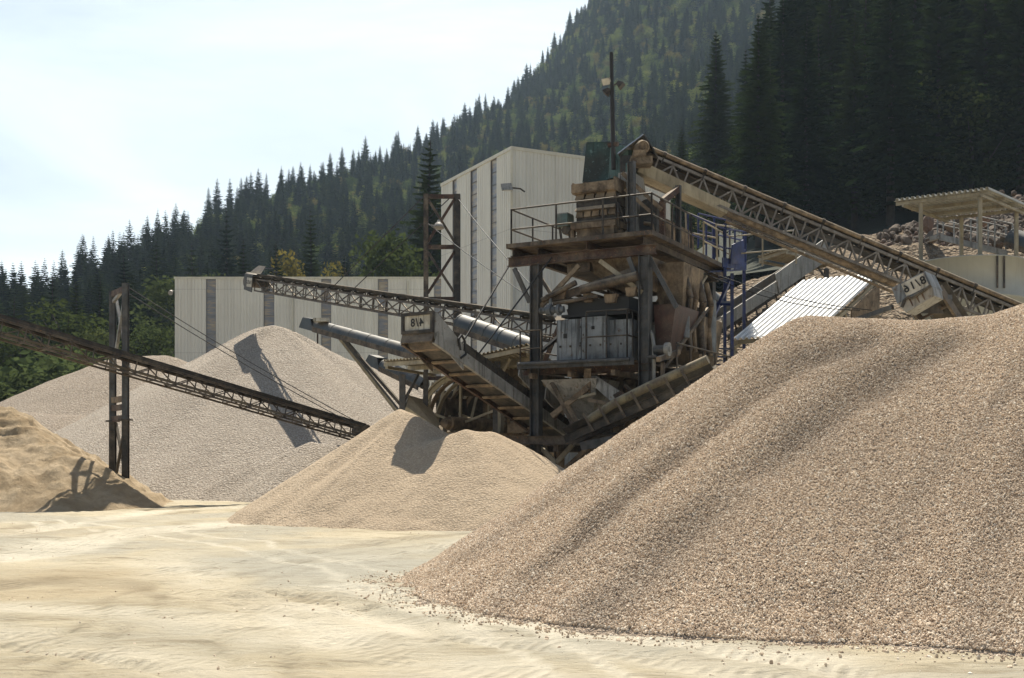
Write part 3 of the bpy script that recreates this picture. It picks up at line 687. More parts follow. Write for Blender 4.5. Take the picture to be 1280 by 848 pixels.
# low long shed, frontal, 95 m off
YB = 95.; lx = lambda px: (px-640)/F*YB
zt = EYE+(HZ-347)/F*YB
shed = thing('low_shed', (lx(219), YB, 0), 'long low cream shed with upright window strips behind the tall pointed heap', 'industrial building')
strips = [(258,270),(330,343),(402,414),(473,485),(543,555),(614,626)]
wall = MB(); cur = 219
for a, b in strips+[(700,700)]:
    clad_wall(wall, (lx(cur), YB), (lx(a), YB), .0, zt-.12, (0,-1), .27); cur = b
clad_wall(wall, (lx(219), YB+26), (lx(219), YB), 0, zt-.12, (-1,0), .27); clad_wall(wall, (lx(700), YB), (lx(700), YB+26), 0, zt-.12, (1,0), .27)
clad_wall(wall, (lx(700), YB+26), (lx(219), YB+26), 0, zt-.12, (0,1), .27)
wall.build('wall', M['clad'], shed)
MB().box(lx(219)+.06, lx(700)-.06, YB+.06, YB+25.9, zt-.5, zt-.1).build('roof', M['ltgrey'], shed)
tr = MB(); tr.box(lx(219)-.08, lx(700)+.08, YB-.10, YB+.05, zt-.14, zt+.04); tr.box(lx(219)-.08, lx(219)+.05, YB+.052, YB+26, zt-.14, zt+.04); tr.build('eaves_trim', M['trim'], shed)
for px_ in (366, 510):
    dp_ = MB(); x_ = lx(px_); dp_.tube((x_, YB-.14, .1), (x_, YB-.14, zt-.3), .07, 8); dp_.build('down_pipe', M['trim'], shed)
for a, b in strips: strip_part(shed, (lx(a), YB), (lx(b), YB), 0, zt-.15, (0,-1), 11)
lm = MB(); lm.tube((lx(219)-.25, YB-.2, zt-1.2), (lx(219)-.25, YB-.5, zt-1.35), .16, 10, .2); lm.beam((lx(219), YB-.1, zt-1.1), (lx(219)-.25, YB-.2, zt-1.1), .05); lm.build('wall_lamp', M['ltgrey'], shed)
# tall block, turned corner on
C0 = Vector((0, 70, 0)); dl = Vector((-.4536, .891, 0)); dr = Vector((.891, .4536, 0))
zt2 = EYE+(HZ-184)/F*70
LT = 10.6; RT = 11.5
tall = thing('tall_block', tuple(C0), 'tall cream ribbed metal block standing corner on behind the screening tower', 'industrial building')
def onl(px):  # distance along left face for a bearing
    a = (px-640)/F; return (a*70)/(-.4536-.891*a)
wall = MB(); cur = 0; ws = [(onl(621.5), onl(614)), (onl(597), onl(589)), (onl(571.5), onl(566.5))]
ol, orr = (-.891, -.4536), (.4536, -.891)
for a, b in ws+[(LT, LT)]:
    p = C0+dl*cur; q = C0+dl*a; clad_wall(wall, q, p, 0, zt2-.15, ol, .28); cur = b
clad_wall(wall, C0, C0+dr*RT, 0, zt2-.15, orr, .25)
clad_wall(wall, C0+dr*RT, C0+dr*RT+dl*LT, 0, zt2-.15, (.891,.4536), .3); clad_wall(wall, C0+dr*RT+dl*LT, C0+dl*LT, 0, zt2-.15, (-.4536,.891), .3)
wall.build('wall', M['clad'], tall)
rf = MB(); e = .05; rf.plate([C0+dl*e+dr*e+V(0,0,zt2-.2), C0+dr*(RT-e)+dl*e+V(0,0,zt2-.2), C0+dr*(RT-e)+dl*(LT-e)+V(0,0,zt2-.2), C0+dr*e+dl*(LT-e)+V(0,0,zt2-.2)], .15); rf.build('roof', M['ltgrey'], tall)
tr = MB()
for p, q in ((C0-dr*.02-dl*.1, C0+dl*LT-dr*.02), (C0+dr*.05-dl*.0, C0+dr*RT)): tr.beam(p+V(0,0,zt2-.07), q+V(0,0,zt2-.07), .16, .2)
tr.build('eaves_trim', M['trim'], tall)
cn = MB(); cn.beam(C0+V(-.02,-.05,0), C0+V(-.02,-.05,zt2-.18), .16, .16, (1,0,0)); cn.build('corner_trim', M['trim'], tall)
for a, b in ws: strip_part(tall, C0+dl*b, C0+dl*a, 0, zt2-.2, ol, 26)
lm = MB(); lp = C0+Vector((-.25, -.95, EYE+(HZ-239)/F*70))
lm.hexa([lp+V(-.36,-.40,-.24), lp+V(.30,-.35,-.22), lp+V(.30,.30,-.14), lp+V(-.36,.30,-.14)], [lp+V(-.42,-.25,.16), lp+V(.2,-.25,.2), lp+V(.25,.3,.2), lp+V(-.42,.3,.16)])
w_ = lm.build('wall_lamp', M['ltgrey'], tall); MB().plate([lp+V(-.26,-.31,-.235), lp+V(.26,-.31,-.235), lp+V(.26,.26,-.165), lp+V(-.26,.26,-.165)], .02).build('lens', M['glass'], w_)
MB().chain([lp+V(.2,.1,0), lp+V(.75,.15,-.05), lp+V(1.0,.6,-.12)], .05).build('bracket', M['darksteel'], w_)

# ---------- generic pieces ----------
def rail(mb, pts, h=1.1, r=.024, mids=(.55,), posts=True, n=None, down=0):
    pts = [Vector(p) for p in pts]
    for a, b in zip(pts, pts[1:]):
        for q in (h,)+tuple(mids): mb.tube(a+V(0,0,q), b+V(0,0,q), r, 6)
        k = max(1, round((b-a).length/1.5)) if n is None else n
        if posts:
            for i in range(k+1): p = lerp(a, b, i/k); mb.tube(p-V(0,0,down), p+V(0,0,h), r*1.15, 6)
def truss(mb, p0, p1, w, d, n, c=.07, g=.04, cross=False, rnd=False):
    """box truss: top chords on the line p0-p1"""
    p0 = Vector(p0); p1 = Vector(p1); dd, a, u = axes(p0, p1)
    cor = lambda t, i, j: lerp(p0, p1, t)+a*(i*w/2)-u*(d if j else 0)
    for i in (-1, 1):
        for j in (0, 1): mb.beam(cor(0,i,j), cor(1,i,j), c, c)
        for k in range(n+1): mb.beam(cor(k/n,i,0)-u*c/2, cor(k/n,i,1)+u*c/2, g, g, dd)
        for k in range(n):
            t0, t1 = k/n, (k+1)/n
            if k % 2: t0, t1 = t1, t0
            mb.beam(cor(t0,i,0)-u*c/2, cor(t1,i,1)+u*c/2, g, g)
    for k in range(n+1):
        mb.beam(cor(k/n,-1,1)+a*c/2, cor(k/n,1,1)-a*c/2, g, g)
        if cross and k < n: mb.beam(cor(k/n,-1,1)+a*c/2+u*.003, cor((k+1)/n,1,1)-a*c/2+u*.003, g*.8, g*.8)
def rollers(parent, p0, p1, w, n, r=.05, off=0, mat='darksteel', name='idler_roller', stand=True):
    p0 = Vector(p0); p1 = Vector(p1); dd, a, u = axes(p0, p1); base = None
    org = root_of(parent).location
    for k in range(n):
        p = lerp(p0, p1, (k+.5)/n)+u*off
        if base is None:
            mb = MB()
            mb.tube(p-a*w*.2, p+a*w*.2, r, 8); mb.tube(p-a*w*.22, p-a*w*.5+u*w*.13, r, 8); mb.tube(p+a*w*.22, p+a*w*.5+u*w*.13, r, 8)
            if stand:
                for s in (-1, 1): mb.beam(p+a*s*w*.5+u*w*.13, p+a*s*w*.5-u*(off*.9+.02), .05, .02, dd)
            base = mb.build(name, M[mat], parent); p00 = p
        else:
            o = base.copy(); COL.objects.link(o); o.parent = parent; o.location = p-p00
def belt(parent, p0, p1, w, off, mat='rubber', name='belt', trough=.13, t=.02):
    p0 = Vector(p0); p1 = Vector(p1); dd, a, u = axes(p0, p1); vs = []
    pr = [(-.52, trough*1.05), (-.25, 0), (.25, 0), (.52, trough*1.05)]
    for p in (p0, p1):
        for s, z in pr: vs.append(p+a*(s*w)+u*(off+z*w/.6))
    for p in (p0, p1):
        for s, z in pr: vs.append(p+a*(s*w)+u*(off+z*w/.6+t))
    fs = [(i, i+1, 5+i, 4+i) for i in range(3)]+[(8+i, 12+i, 13+i, 9+i) for i in range(3)]+[(0, 4, 12, 8), (3, 11, 15, 7)]
    mb = MB(); mb.add(vs, fs); return mb.build(name, M[mat], parent)
def letters(parent, txt, c, right, upv, size, mat='black', mirror=True, name='lettering', off=.012):
    """flat mesh letters lying on a board (the yard's boards read back to front)"""
    cu = bpy.data.curves.new('lettering', 'FONT'); cu.body = txt; cu.size = 1; cu.align_x = 'CENTER'; cu.align_y = 'CENTER'; cu.extrude = .012; cu.offset = .022; cu.space_character = 1.22
    tmp = bpy.data.objects.new('tmp', cu); COL.objects.link(tmp); bpy.context.view_layer.update()
    me = bpy.data.meshes.new_from_object(tmp.evaluated_get(bpy.context.evaluated_depsgraph_get())); bpy.data.objects.remove(tmp); bpy.data.curves.remove(cu)
    right = Vector(right).normalized(); upv = Vector(upv); upv = (upv-right*upv.dot(right)).normalized(); nrm = right.cross(upv)
    org = root_of(parent).location; c = Vector(c); mb = MB()
    vs = [c+right*(v.co.x*size*(-1 if mirror else 1))+upv*(v.co.y*size)+nrm*(off+v.co.z*size*.5) for v in me.vertices]
    mb.add(vs, [tuple(p.vertices) for p in me.polygons]); bpy.data.meshes.remove(me)
    return mb.build(name, M[mat], parent)
def cable(pts, label, sag=0, r=.02, group=None, name='cable'):
    a, b = Vector(pts[0]), Vector(pts[1]); mb = MB(); n = 8
    q = [lerp(a, b, i/n)-V(0,0,sag*4*(i/n)*(1-i/n)) for i in range(n+1)]
    mb.chain(q, r, 5); o = mb.build(name, M['cable'], None, a); return tag(o, label, 'cable', group)

# ---------- left conveyor with its tower ----------
def axis_pts(a, b): return Vector(a), Vector(b)
p1 = P(432,530,47.5); p0 = P(0,402,38); d_ = (p0-p1); p0x = p1+d_*1.28; p1x = p1-d_*.06
cv = thing('truss_conveyor', (p1x.x, p1x.y, 0), 'dark lattice conveyor passing through the two legged tower and out of the left edge', 'conveyor')
mb = MB(); truss(mb, p1x, p0x, .66, .52, 24, .065, .036); mb.build('frame', M['steel'], cv)
belt(cv, p1x, p0x, .5, .07); belt(cv, p1x, p0x, .42, -.36, name='return_belt', trough=0)
rollers(cv, p1x, p0x, .5, 22, .035, .03)
mb = MB(); dd, a_, u_ = axes(p1x, p0x)
for s in (-1, 1): mb.beam(p1x+a_*s*.36+u_*.09, p0x+a_*s*.36+u_*.09, .03, .10)
mb.build('side_board', M['darksteel'], cv)
mb = MB(); mb.tube(p1x-a_*.38+u_*-.08, p1x+a_*.38+u_*-.08, .24, 16); mb.build('tail_pulley', M['steel'], cv)
tw = P(150,590,42.2); tw.z = 0
tower = thing('support_tower', tuple(tw), 'two legged grey and rusty steel tower holding up the left lattice conveyor', 'support tower')
top_z = EYE+(HZ-357)/F*42
L1, L2 = Vector(((141-640)/F*42.9, 42.9, 0)), Vector(((157-640)/F*41.5, 41.5, 0))
for q, m_, zt_ in ((L1, 'galv', top_z-.1), (L2, 'galv', top_z)):
    mb = MB(); mb.ibeam(q+V(0,0,3.1), q+V(0,0,zt_), .2, .22, .02, (0,1,0)); mb.build('leg', M[m_], tower)
    mb = MB(); mb.ibeam(q+V(0,0,-.1), q+V(0,0,3.1), .21, .23, .02, (0,1,0)); mb.box(q.x-.2, q.x+.2, q.y-.2, q.y+.2, 3.05, 3.11); mb.build('leg', M['darksteel'], tower)
for a, b, w_, m_ in ((L1+V(0,0,.4), L2+V(0,0,3.0), .09, 'darksteel'), (L2+V(.12,0,.4), L1+V(.12,0,3.0), .09, 'darksteel'), (L1+V(0,0,4.9), L2+V(0,0,7.7), .10, 'ltgrey'), (L2+V(.12,0,4.9), L1+V(.12,0,7.6), .10, 'bluegrey'), (L1+V(0,0,top_z-.5), L2+V(0,0,top_z-.1), .11, 'ltgrey')):
    mb = MB(); mb.beam(a, b, w_, w_); mb.build('cross_brace', M[m_], tower)
for z in (3.15, 3.55, 3.85, top_z-.2): mb = MB(); mb.beam(L1+V(0,0,z), L2+V(0,0,z), .16, .2); mb.build('cross_beam', M['rust' if z != 3.85 else 'beige'], tower)
for i, (dx, lab) in enumerate(((-.15, 'upper of the two slack wires from the left tower down to the gravel heap'), (.12, 'lower of the two slack wires from the left tower down to the gravel heap'))):
    cable((P(158+i*2,358+i*9,41.6), P(447-i*6,528+i*2,46.8)), lab, .12, .018)

# ---------- long lattice conveyor with mast ----------
h0 = P(327,350,61.5); h1 = P(668,402,42.0); dl_ = h1-h0; h1x = h1+dl_*.06
cv = thing('truss_conveyor', (h1x.x, h1x.y, 0), 'slender lattice conveyor slung from the black mast, reaching over the pointed heap', 'conveyor')
mb = MB(); truss(mb, h0, h1x, .7, .60, 22, .075, .042); mb.build('frame', M['steel'], cv)
belt(cv, h0, h1x, .62, .14); belt(cv, h0, h1x, .5, -.40, name='return_belt', trough=0); rollers(cv, h0, h1x, .6, 20, .05, .08)
dd, a_, u_ = axes(h0, h1x)
hb = h0-dd*1.05
mb = MB(); mb.box(0,0,0,0,0,0) if False else None
for s in (-1, 1): mb.plate([hb+a_*s*.5+u_*.25, h0+a_*s*.5+u_*.2, h0+a_*s*.5-u_*.7, hb+a_*s*.5-u_*.62], .04)
mb.plate([hb+a_*.48+u_*.25, hb-a_*.48+u_*.25, h0-a_*.48+u_*.22, h0+a_*.48+u_*.22], .03); mb.build('head_box', M['darksteel'], cv)
mb = MB(); mb.tube(hb-a_*.47-u_*.18, hb+a_*.47-u_*.18, .30, 18); mb.build('head_pulley', M['steel'], cv)
mb = MB(); mb.plate([hb+a_*.40-dd*.06+u_*.3, hb-a_*.4-dd*.06+u_*.3, hb-a_*.4-dd*.36-u_*.2, hb+a_*.4-dd*.36-u_*.2], .03); mb.build('chute_flap', M['darksteel'], cv)
mb = MB()
for k, (x_, z_) in enumerate(((.1,.5),(.5,.62),(1.1,.66),(1.7,.5),(2.2,.3))): mb.beam(hb+dd*x_-a_*.3+u_*(z_-.02), hb+dd*(x_+.7)-a_*.3+u_*(z_+.02), .04, .05)
mb.plate([hb+dd*.5+a_*.4+u_*.35, hb+dd*1.9+a_*.4+u_*.35, hb+dd*1.7+a_*.1+u_*.72, hb+dd*.8+a_*.1+u_*.72], .03); mb.build('drive_guard', M['darksteel'], cv)
# board on the side that faces the yard
sd_ = a_*(1 if a_.y < 0 else -1); q = lerp(hb, h0, .72)+sd_*.55-u_*.2
bo = MB(); r_ = dd; bo.plate([q-r_*.32-u_*.24, q+r_*.32-u_*.24, q+r_*.32+u_*.24, q-r_*.32+u_*.24], .03, sd_); bd = bo.build('size_board', M['sign'], cv)
letters(bd, '16/22', q+sd_*.012, r_ if r_.cross(u_).dot(sd_) > 0 else -r_, u_, .26)
# mast
mY = 50.5; mx0, mx1 = (532.5-640)/F*mY, (571.5-640)/F*mY; mz = EYE+(HZ-243)/F*mY
mast = thing('lattice_mast', ((mx0+mx1)/2, mY, 0), 'black square steel mast with crossed braces standing over the long conveyor', 'mast')
for x, m_, w_ in ((mx0, 'steel', .2), (mx1, 'darksteel', .28)):
    mb = MB(); mb.ibeam((x, mY, -.1), (x, mY, mz), w_, .22, .025, (0,1,0)); mb.build('leg', M[m_], mast)
    mb = MB(); mb.beam((x, mY+.9, -.1), (x, mY+.05, 6.8), .14); mb.build('back_stay', M['steel'], mast)
for z in (mz-.1, EYE+(HZ-309)/F*mY, EYE+(HZ-374)/F*mY, 5.2): mb = MB(); mb.beam((mx0+.1, mY, z), (mx1-.1, mY, z), .16, .17); mb.build('cross_beam', M['rust'], mast)
zs = [EYE+(HZ-y)/F*mY for y in (246, 306, 312, 370)]
for a, b in ((0,1),(2,3)):
    mb = MB(); mb.beam((mx0+.08, mY+.05, zs[a]-.1), (mx1-.1, mY+.05, zs[b]+.1), .11, .10, (0,1,0)); mb.build('cross_brace', M['steel'], mast)
    mb = MB(); mb.beam((mx0+.08, mY-.06, zs[b]+.1), (mx1-.1, mY-.06, zs[a]-.1), .11, .10, (0,1,0)); mb.build('cross_brace', M['rust'], mast)
lp = V((549-640)/F*mY, mY-.35, EYE+(HZ-285)/F*mY)
mb = MB(); mb.lathe(lp, (0,-.2,-1), [(.06,-.28),(.08,-.18),(.16,-.1),(.24,.05),(.24,.08)], 14); mb.beam(lp+V(0,.05,-.0), lp+V(-.35,.2,.1), .05); mb.build('lamp', M['ltgrey'], mast)
G_ = 'stay cables of the long conveyor'
cable((V(mx0, mY, mz), P(413,362,54.3)), 'far left stay wire from the mast top down to the slung conveyor', .0, .022)
cable((V(mx1-.2, mY, mz-.05), P(437,366,53.2)), 'second stay wire from the mast top down to the slung conveyor', .0, .022)
cable((V(mx1, mY, mz-.15), P(690,383,38.5)), 'upper stay wire running from the mast top right down to the tower column', .15, .018)
cable((V(mx0+.1, mY-.1, mz-1.3), P(689,389,38.8)), 'lower stay wire running from the mast right down to the tower column', .1, .016)

# ---------- tubular covered conveyors ----------
def covered(p0, p1, r, nrib, label, legs=(), mat='bluetube', head=True, under=True, ribw=.05):
    p0 = Vector(p0); p1 = Vector(p1); dd, a, u = axes(p0, p1)
    root = thing('covered_conveyor', (p1.x, p1.y, 0), label, 'conveyor')
    mb = MB(); n = 14; L = (p1-p0).length; vs = []
    K = nrib*4
    for k in range(K+1):
        p = lerp(p0, p1, k/K)
        rr_ = r*(1+.018*((k % 2)))
        for i in range(n+1):
            q = math.pi*(-.12+1.24*i/n); vs.append(p+a*(rr_*math.cos(q))+u*(rr_*math.sin(q)))
    mb.add(vs, [(k*(n+1)+i, k*(n+1)+i+1, (k+1)*(n+1)+i+1, (k+1)*(n+1)+i) for k in range(K) for i in range(n)], True)
    vin = [x-(x-lerp(p0, p1, (j//(n+1))/K)).normalized()*.02 for j, x in enumerate(vs)]
    mb.add(vin, [(k*(n+1)+i, (k+1)*(n+1)+i, (k+1)*(n+1)+i+1, k*(n+1)+i+1) for k in range(K) for i in range(n)], True)
    c_ = mb.build('cover', M[mat], root)
    for k in range(nrib+1):
        mb = MB(); p = lerp(p0, p1, k/nrib); mb.hoop(p, dd, r*1.05, ribw, .05, 14, -.35, math.pi+.35, u); mb.build('cover_band', M[mat], c_)
    if under:
        mb = MB()
        for s in (-1, 1): mb.channel(p0+a*s*r*.9-u*r*.45, p1+a*s*r*.9-u*r*.45, .08, .2, .015, None, s)
        for k in range(int(L/1.2)): p = lerp(p0, p1, (k+.5)/int(L/1.2))-u*r*.5; mb.beam(p-a*r*.85, p+a*r*.85, .06)
        mb.build('frame', M['steel'], root)
        belt(root, p0-dd*.3, p1, r*1.5, -r*.38); rollers(root, p0, p1, r*1.4, max(3, int(L/1.5)), .04, -r*.6, stand=False)
    if head:
        hb = p0-dd*.75
        mb = MB()
        mb.plate([hb+a*r+u*r*.85, hb+dd*.5+a*r+u*r, hb+dd*.8+a*r-u*r*.7, hb-dd*.15+a*r-u*r*.7], .03); mb.plate([hb-a*r+u*r*.85, hb+dd*.5-a*r+u*r, hb+dd*.8-a*r-u*r*.7, hb-dd*.15-a*r-u*r*.7], .03)
        mb.plate([hb+a*r+u*r*.85, hb-a*r+u*r*.85, hb-dd*.15-a*r-u*r*.7, hb-dd*.15+a*r-u*r*.7], .03); mb.plate([hb+a*r+u*r*.87, hb-a*r+u*r*.87, hb+dd*.5-a*r+u*r, hb+dd*.5+a*r+u*r], .03)
        mb.build('head_box', M[mat], root); mb = MB(); mb.tube(hb+dd*.3-a*r*.95, hb+dd*.3+a*r*.95, r*.5, 14); mb.build('head_pulley', M['darksteel'], root)
    for (q, f1, f2) in legs:
        mb = MB(); mb.beam(q, f1, .12); mb.build('leg', M['galv'], root); mb = MB(); mb.beam(q+V(.15,.2,0), f2, .1); mb.build('leg', M['darksteel'], root)
    return root
# B: blue grey tube reaching left in front of the low shed
b0 = P(398,409,46.5); b1 = P(522,443,42.5); q = P(434,424,45.3)
r_ = covered(b0, b1+(b1-b0)*.1, .27, 6, 'dark blue grey tube covered conveyor on splayed struts before the low shed', [])
for (a, b, m_, w_) in ((P(430,424,45.2), P(498,502,44.0), 'darksteel', .12), (P(424,423,45.5), P(478,492,45.5), 'beigelt', .11), (P(428,424,45.3), P(486,497,45.0), 'galv', .08)):
    e = b+(b-a)*.5; mb = MB(); mb.beam(a, e, w_); mb.build('strut', M[m_], r_)
mb = MB(); c = P(412,402,46.0); mb.box(c.x-.62, c.x-.02, c.y-.2, c.y+.2, c.z-.02, c.z+.12); mb.build('end_sheet', M['sign'], r_)
mb = MB(); c = P(397,408,46.6); mb.tube(c, c-V(0,0,.7), .035, 6); mb.build('rod', M['rust'], r_)
# C: ribbed tube to the right of the mast, D: little tube end low down
covered(P(577,406,42), P(668,438,39.5), .37, 5, 'fat ribbed grey tube conveyor behind the leaning canopy left of the tower', [], 'bluetube', False)
covered(P(480,458,48), P(530,482,46.5), .27, 4, 'small grey tube conveyor poking out behind the left canopy post', [], 'bluetube', True)
# ---------- 4/8 conveyor: raised head with the number board ----------
hd = P(546,424,32.0); tl = P(720,548,38.0)
hd_ = hd; dd = (tl-hd).normalized(); hz_ = Vector((dd.x, dd.y, 0)).normalized(); side = Vector((-hz_.y, hz_.x, 0))   # towards the far left beam
W = 1.12
cv = thing('belt_conveyor', (tl.x, tl.y, 0), 'belt conveyor with streaked grey side beams and the framed 4/8 board', 'conveyor')
u_ = side.cross(dd).normalized(); u_ = u_ if u_.z > 0 else -u_
mb = MB()
h0_ = hd+u_*0
tlx = tl+dd*.3
mb.channel(hd-dd*.1, tlx, .10, .34, .02, u_, 1); mb.build('side_beam', M['ltgrey'], cv)
mb = MB(); mb.channel(hd+side*W-dd*.1, tlx+side*W, .10, .34, .02, u_, -1); mb.build('side_beam', M['rust'], cv)
mb = MB(); L = (tlx-hd).length
for k in range(9):
    p = hd+dd*(.35+k*L/9.2)-u_*.13; mb.beam(p+side*.07, p+side*(W-.07), .12, .05, u_)
mb.build('cross_tie', M['beige'], cv)
mb = MB(); mb.plate([hd+side*.1-u_*.05, hd+side*(W-.1)-u_*.05, tlx+side*(W-.1)-u_*.05, tlx+side*.1-u_*.05], .02); mb.build('return_belt', M['rubber'], cv)
mb = MB(); mb.plate([hd+side*.1+u_*.22, hd+side*(W-.1)+u_*.22, tlx+side*(W-.1)+u_*.22, tlx+side*.1+u_*.22], .02); mb.build('belt', M['rubber'], cv)
mb = MB()
for k in range(12):
    p = hd+dd*(1.2+k*(L-1.3)/12); mb.beam(p+u_*.17, p+u_*.45, .05, .03, dd); 
mb.plate([hd+dd*1.2+side*.03+u_*.20, tlx+side*.03+u_*.20, tlx+side*.03+u_*.42, hd+dd*1.2+side*.03+u_*.46], .02); mb.build('skirt_board', M['darksteel'], cv)
rollers(cv, hd+side*W/2+u_*.1, tlx+side*W/2+u_*.1, W*.8, 10, .05, .05, stand=False)
# head housing: square cheeks and the board on its end
e0 = hd-hz_*.10; zb, zt_ = hd.z+.02, hd.z+.72
A0, A1 = e0+V(0,0,0), e0+side*W; A0.z = A1.z = 0
hb = MB()
c0 = V(A0.x, A0.y, zb+.0); c1 = V(A0.x, A0.y, zt_)
B0 = c0+hz_*1.15; ck = [c0, c0+hz_*1.25-V(0,0,.62), c0+hz_*1.25+V(0,0,.10), c1+hz_*.15, c1]
hb.plate([c0, c0+hz_*1.30-V(0,0,.80), c0+hz_*1.32+V(0,0,-.1), c1+hz_*.12, c1], .03, side); hb.build('head_cheek', M['ltgrey'], cv)
hb = MB(); hb.plate([p+side*W for p in [c0, c0+hz_*1.30-V(0,0,.80), c0+hz_*1.32+V(0,0,-.1), c1+hz_*.12, c1]], .03, side); hb.build('head_cheek', M['steel'], cv)
hb = MB(); hb.plate([c1, c1+side*W, c1+side*W+hz_*.12, c1+hz_*.12], .03); hb.plate([c1+hz_*.12+V(0,0,.004), c1+side*W+hz_*.12+V(0,0,.004), c0+side*W+hz_*1.32-V(0,0,.1), c0+hz_*1.32-V(0,0,.1)], .03); hb.build('head_cover', M['steel'], cv)
fr = MB(); o = -hz_*.05; b_ = V(0,0,.20)
for (p, q) in ((c0+b_, c0+b_+side*W), (c1, c1+side*W)): fr.beam(p+o, q+o, .09, .09)
for s in (.04, W-.04): fr.beam(c0+b_+side*s+o+V(0,0,.045), c1+side*s+o-V(0,0,.045), .08, .09, side)
fr.build('board_frame', M['darksteel'], cv)
bd = MB(); bd.plate([c0+b_+side*.08+o*.5, c0+b_+side*(W-.08)+o*.5, c1+side*(W-.08)+o*.5, c1+side*.08+o*.5], .03, hz_); bd = bd.build('size_board', M['sign'], cv)
mid = (c0+b_+c1)/2+side*W/2+o*.5
letters(bd, '4/8', mid-hz_*.012+side*.02, -side, V(0,0,1), .31)
hb = MB(); hb.plate([c0+V(0,0,.18)-hz_*.02, c0+side*W+V(0,0,.18)-hz_*.02, c0+side*W-V(0,0,.1)-hz_*.12, c0-V(0,0,.1)-hz_*.12], .03); hb.build('chute_lip', M['steel'], cv)
hb = MB(); hb.tube(c0+hz_*.35+side*.06-V(0,0,.02), c0+hz_*.35+side*(W-.06)-V(0,0,.02), .24, 18); hb.build('head_pulley', M['steel'], cv)
hb = MB(); k0 = c0+hz_*1.0-side*.06; hb.chain([k0+V(0,0,-.25)+hz_*.1, k0+V(0,0,.05), k0+hz_*.15+V(0,0,.18), k0+hz_*.3+V(0,0,.02), k0+hz_*.35+V(0,0,-.35), k0+hz_*.1+V(0,0,-.48)], .035, 6); hb.build('hose', M['black'], cv)
cable((P(637,331,36.2), P(570,442,33.5)), 'left turnbuckle rod from the red platform beam down to the 4/8 conveyor', 0, .028)
cable((P(690,322,35.3), P(598,443,34.2)), 'right turnbuckle rod from the platform edge down to the 4/8 conveyor', 0, .028)

# ---------- screening tower ----------
OA = Vector((0, 36, 0)); U_ = Vector((.8824, -.4706, 0)); V_ = Vector((.4706, .8824, 0))
def S(u, v, z): return OA+U_*u+V_*v+Vector((0, 0, z))
def SP(px, py, v):
    a = (px-640)/F; k = V_.y*36
    Y = (v+k)/(V_.x*a+V_.y); return P(px, py, Y)
def SU(px, py, u):
    a = (px-640)/F; Y = (u+U_.y*36)/(U_.x*a+U_.y); return P(px, py, Y)
def loc(p): q = Vector(p)-OA; return q.dot(U_), q.dot(V_), p[2]
def uz(px, py, v): q = loc(SP(px, py, v)); return q[0], q[2]
def sb(mb, u0, u1, v0, v1, z0, z1): return mb.box(u0, u1, v0, v1, z0, z1, S)
tw = thing('screening_tower', tuple(S(.84, 0, 0)), 'tall rusty two deck steel tower carrying the screens in the middle of the quarry', 'screening tower')
ZP = 7.78; VB = 5.9; UL, UR = .84, 4.42
cols = [(UL, 0, 'galv', .30, ZP-.16), (UR, 0, 'galv', .32, ZP-.16), (UL, VB, 'steel', .28, ZP-.16), (UR, VB, 'galv', .30, ZP-.16), (2.9, VB, 'steel', .22, ZP-.16), (UR, 2.6, 'steel', .22, 4.3)]
for u, v, m_, w_, zt_ in cols:
    mb = MB(); mb.ibeam(S(u, v, -.1), S(u, v, zt_), w_, w_, .025, U_); sb(mb, u-.25, u+.25, v-.25, v+.25, 0, .04); mb.build('column', M[m_], tw)
for (u0, v0, u1, v1, m_) in ((-.12, 0, 4.75, 0, 'rust'), (.1, VB, 4.7, VB, 'steel')):
    mb = MB(); mb.ibeam(S(u0, v0, ZP), S(u1, v1, ZP), .2, .28, .025); mb.build('deck_beam', M[m_], tw)
for u in (UL, UR, 2.6, .1):
    mb = MB(); mb.ibeam(S(u, -.15 if u != UL else .12, ZP+.27), S(u, 7.3 if u == UR else VB+.1, ZP+.27), .16, .24, .02); mb.build('deck_beam', M['rust' if u == 2.6 else 'steel'], tw)
# upper deck
mb = MB(); z = ZP+.42
for i in range(22): sb(mb, .0, 4.72, -.25+i*.34, -.25+i*.34+.32, z, z+.05)
mb.build('upper_deck', M['dustwood'], tw)
mb = MB(); sb(mb, .0, 4.75, -.30, -.27, z-.03, z+.10); sb(mb, 4.72, 4.75, -.30, 7.2, z-.04, z+.10); sb(mb, -.04, -.01, -.32, 7.2, z-.04, z+.1); mb.build('kick_plate', M['steel'], tw)
ZD = z+.06
# rails
mb = MB(); rail(mb, [S(.06, 7.1, ZD), S(.06, -.16, ZD), S(4.70, -.22, ZD), S(4.70, 3.2, ZD)], 1.12, .028, (.5,)); mb.build('railing', M['darksteel'], tw)
mb = MB(); rail(mb, [S(4.70, 4.4, ZD), S(4.70, 7.2, ZD), S(7.0, 7.2, ZD)], 1.12, .026, (.5,)); mb.build('railing', M['beigelt'], tw)
